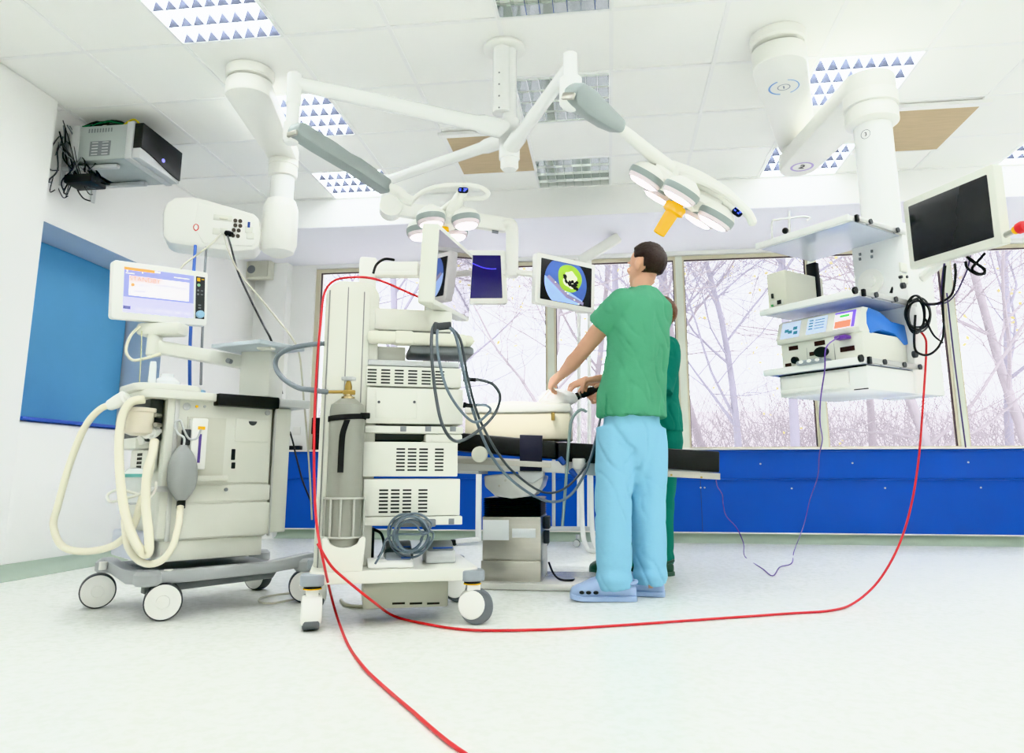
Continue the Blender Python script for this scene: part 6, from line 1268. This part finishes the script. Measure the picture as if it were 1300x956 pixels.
def person(label, name, P):
    t = thing('person', label, 'person', P['base'], 0)
    f = P['f'].normalized(); l = V((-f.y, f.x, 0)); r = -l
    B = MB()
    c = P['spine']       # list of torso centres from crotch up to the neck base
    rings_loft(B, [(c[0]+UP*.02, r, f, .09, .06), (c[0]+UP*.06, r, f, .12, .08), (c[1], r, f, .13, .085), (c[2], r, f, .155, .09), (c[3]-UP*.03, r, f, .13, .07), (c[3], r, f, .08, .055), (c[3]+UP*.03, r, f, .055, .05), (c[3]+UP*.06, r, f, .046, .046)], 24, 2.2)
    limb(B, [c[3]-UP*.02, c[3]+UP*.06-f*.002, P['head']-UP*.05-P['gaze']*.015], [.058, .05, .052], 18)
    M = head(B, P['head'], P['gaze'], S=P.get('S', 1))
    for sd in ('L', 'R'):
        sh, el, wr, hd, nr, th, cu = P[sd]; k = P.get('arm', 1)
        limb(B, [sh+(c[3]-sh)*.35, sh, sh.lerp(el, .5), el, el.lerp(wr, .35), el.lerp(wr, .7), wr], [.055*k, .053*k, .047*k, .041*k, .043*k, .034*k, .026*k], 16)
        hand(B, wr, hd, nr, th, cu, P.get('hand', 1))
        hip, kn, an = P['leg'+sd]; limb(B, [hip+UP*.03+(c[0]-hip)*.3, hip, hip.lerp(kn, .5), kn, kn.lerp(an, .35), an, an-UP*.05], [.05, .058, .055, .048, .044, .03, .03], 16)
    vs, fs, ns = evalmesh(B, [('REMESH', dict(mode='VOXEL', voxel_size=.0048)), ('SMOOTH', dict(iterations=3, factor=.5))])
    o = MB(); o.v = vs; o.f = fs; o.m = [0]*len(fs); o.build('body', SKIN, t, smooth=180)
    hair(M, P['hair'], t, P.get('longer', 0)); eyes(M, t)
    # scrub top
    C = MB(); e = .016; g = P.get('girth', 1)
    rings_loft(C, [(P['hem'], r, f, .205*g, .14*g), (P['hem']+UP*.12, r, f, .2*g, .138*g), (c[1], r, f, .188*g, .124*g), (c[2]-UP*.06, r, f, .19*g, .122*g), (c[2]+UP*.04, r, f, .192*g, .12*g), (c[3]-UP*.045, r, f, .186*g, .108*g), (c[3]-UP*.01, r, f, .15, .092), (c[3]+UP*.02, r, f, .098, .075), (c[3]+UP*.04, r, f, .073, .064)], 32, 2.5)
    for sd in ('L', 'R'):
        sh, el = P[sd][0], P[sd][1]; q = P.get('sleeve', .5); limb(C, [sh+(c[3]-sh)*.4, sh+(c[3]-sh)*.08+UP*.006, sh.lerp(el, q*.5), sh.lerp(el, q)], [.06, .072, .079, .086], 20)
    md = []
    if P.get('slit'):
        W_ = MB(); a, b = P['slit']; hw = .012; n = (a-c[1]); n.z = 0; n.normalize(); tg = UP.cross(n)
        pts = [(b-tg*.001), (b+tg*.001), (a+tg*hw), (a-tg*hw)]; W_.loft([[p-n*.09 for p in pts], [p+n*.12 for p in pts]])
        me = bpy.data.meshes.new('cut'); me.from_pydata(W_.v, [], W_.f); bm = bmesh.new(); bm.from_mesh(me); bmesh.ops.recalc_face_normals(bm, faces=bm.faces[:]); bm.to_mesh(me); bm.free()
        co = bpy.data.objects.new('cut', me); COL.objects.link(co); md = [('BOOLEAN', dict(operation='DIFFERENCE', object=co, solver='EXACT'))]
    cloth('scrub_top', C, .0085, .017, 8, P['seed'], P['top'], t, 3, md)
    if md: bpy.data.objects.remove(co); bpy.data.meshes.remove(me)
    Tm = MB()
    rings_loft(Tm, [(c[0]+UP*.10, r, f, .165, .115), (c[0], r, f, .175, .125), (c[0]-UP*.07, r, f, .165, .11), (c[0]-UP*.14, r, f, .10, .095), (c[0]-UP*.21, r, f, .05, .075), (c[0]-UP*.27, r, f, .02, .05)], 28, 2.2)
    for sd in ('L', 'R'):
        hip, kn, an = P['leg'+sd]; k = P.get('baggy', 1)
        lo = V((an.x, an.y, P['cuff'])); limb(Tm, [hip+UP*.04, hip-UP*.06, hip.lerp(kn, .6), kn, kn.lerp(an, .4), kn.lerp(an, .75), lo+UP*.09, lo+UP*.045, lo], [.1*k, .103*k, .1*k, .094*k, .09*k, .088*k, .082*k, .092*k, .082*k], 24)
    cloth('trousers', Tm, .0085, .02, 7.5, P['seed']+3, P['trou'], t, 3)
    for h_, to in P['feet']: clog('shoe', h_, to, P['shoe'], t, sole=P.get('sole'))
    return t, M
# the standing man seen from behind
sp = [Y(803, 560, 3.81), Y(806, 480, 3.81), Y(812, 425, 3.8), Y(815, 371, 3.8)]
for k, z in enumerate((.82, 1.12, 1.32, 1.53)): sp[k] = V((sp[k].x, sp[k].y, z))
f1 = V((-.74, .67, 0)).normalized(); l1 = V((-f1.y, f1.x, 0))
shL = sp[3]+l1*.175-UP*.075; shR = sp[3]-l1*.15-UP*.08
elL, wrL = Y(737, 449, 3.86), Y(713, 476, 4.02)
elR = V((shR.x-.1, shR.y+.12, 1.2)); wrR = V((shR.x-.3, shR.y+.14, 1.13))
hem = Y(803, 530, 3.81)
hL, hR = Y(781, 570, 3.765), Y(822, 570, 3.86)
man = dict(base=(.09, 3.8, 0), f=f1, spine=sp, head=Y(819, 339, 3.805), gaze=V((-.74, .62, .12)), S=1.0, hair=HAIR, top=SCRUB, trou=TROU, shoe=CLOG, seed=1.3, arm=1.02, hand=1.12, girth=1.0, sleeve=.42, cuff=.058, baggy=.99,
    hem=V((hem.x, hem.y, .885)), sole=mat('powder blue foam', (150, 178, 204), .5),
    L=(shL, elL, wrL, Y(698, 488, 4.09)-wrL, V((-.2, -.75, .6)), V((.3, .5, .6)), (.55, .55, .4)), R=(shR, elR, wrR, V((-.8, .3, -.1)), UP, V((0, 1, 0)), (.4, .5, .4)),
    legL=(V((hL.x, hL.y, .80)), V((Y(780, 650, 3.755).x, 3.745, .46)), V((Y(780, 735, 3.735).x, 3.735, .09))), legR=(V((hR.x, hR.y, .80)), V((Y(822, 650, 3.87).x, 3.865, .46)), V((Y(826, 733, 3.89).x, 3.885, .09))),
    feet=[(V((.115, 3.745, 0)), V((-.2, 3.715, 0))), (V((.262, 3.895, 0)), V((-.045, 3.925, 0)))])
sl0 = Y(777, 531, 3.69); man['slit'] = (V((sl0.x, sl0.y, .84)), V((sl0.x+.008, sl0.y, Y(778, 500, 3.69).z)))
person('person in green scrub top, pale blue trousers and blue clogs, seen from behind, reaching left', 'man', man)
# second person behind the table, mostly hidden
Y2 = 4.72
c2_ = Y(829, 440, Y2); sp2 = [V((c2_.x-.0, Y2, z)) for z in (.80, 1.07, 1.26, 1.44)]
f2 = V((-.75, -.66, 0)).normalized(); l2 = V((-f2.y, f2.x, 0))
s2L = sp2[3]+l2*.16-UP*.075; s2R = sp2[3]-l2*.16-UP*.075
e2L = V((s2L.x-.075, s2L.y-.05, 1.13)); w2L = Y(768, 503, 4.44)
e2R = V((s2R.x-.03, s2R.y-.05, 1.15)); w2R = Y(741, 483, 4.4)
hd2 = Y(833, 390, Y2)
wom = dict(base=(c2_.x, Y2, 0), f=f2, spine=sp2, head=V((hd2.x+.03, Y2, 1.615)), gaze=V((-.8, -.5, -.15)), S=.97, hair=HAIR2, longer=.5, top=SCRUB2, trou=SCRUB2, shoe=CLOG2, seed=5.1, arm=.88, hand=.95, girth=.9, sleeve=1.12, cuff=.06, baggy=.9,
    hem=V((c2_.x, Y2, .86)), L=(s2L, e2L, w2L, V((-.85, -.1, -.22)), V((.05, .75, -.65)), V((-.2, .2, .9)), (.75, 1.0, .8)), R=(s2R, e2R, w2R, Y(722, 492, 4.36)-w2R, V((-.1, -.4, .9)), V((.3, -.9, .0)), (.35, .5, .4)),
    legL=(V((Y(840, 600, Y2).x, Y2, .78)), V((Y(840, 640, Y2).x, Y2-.01, .45)), V((Y(839, 720, Y2).x, Y2-.01, .09))), legR=(V((Y(803, 600, Y2).x, Y2+.0, .78)), V((Y(800, 640, Y2).x, Y2-.02, .45)), V((Y(797, 720, Y2).x, Y2-.02, .09))),
    feet=[(V((.36, 4.70, 0)), V((.14, 4.55, 0))), (V((.13, 4.73, 0)), V((-.13, 4.67, 0)))])
person('person in dark teal scrubs, mostly hidden behind the standing man, holding a black instrument', 'woman', wom)
# instrument held by the second person
a, b = Y(728, 505, 4.37), Y(764, 491, 4.395); d = (b-a).normalized()
t2 = thing('camera_handle', 'black handheld instrument in the hands of the half hidden person', 'instrument', a, 0)
mb = MB(); mb.lathe(a, d, [(0, .014), (.004, .021), (.03, .023), (.034, .019), (.05, .019), (.054, .024), (.12, .024), (.13, .02), (.17, .016), (.175, .001)], 20); mb.build('grip', BLACK, t2)
mb = MB(); mb.lathe(a+d*.036, d, [(0, .0215), (.01, .0215)], 20); mb.build('silver_band', STEEL, t2)
mb = MB(); q = a-d*.12+UP*-.02; mb.tube([a, a-d*.05-UP*.004, q], .005, 8, 3); mb.build('shaft', STEEL, t2)
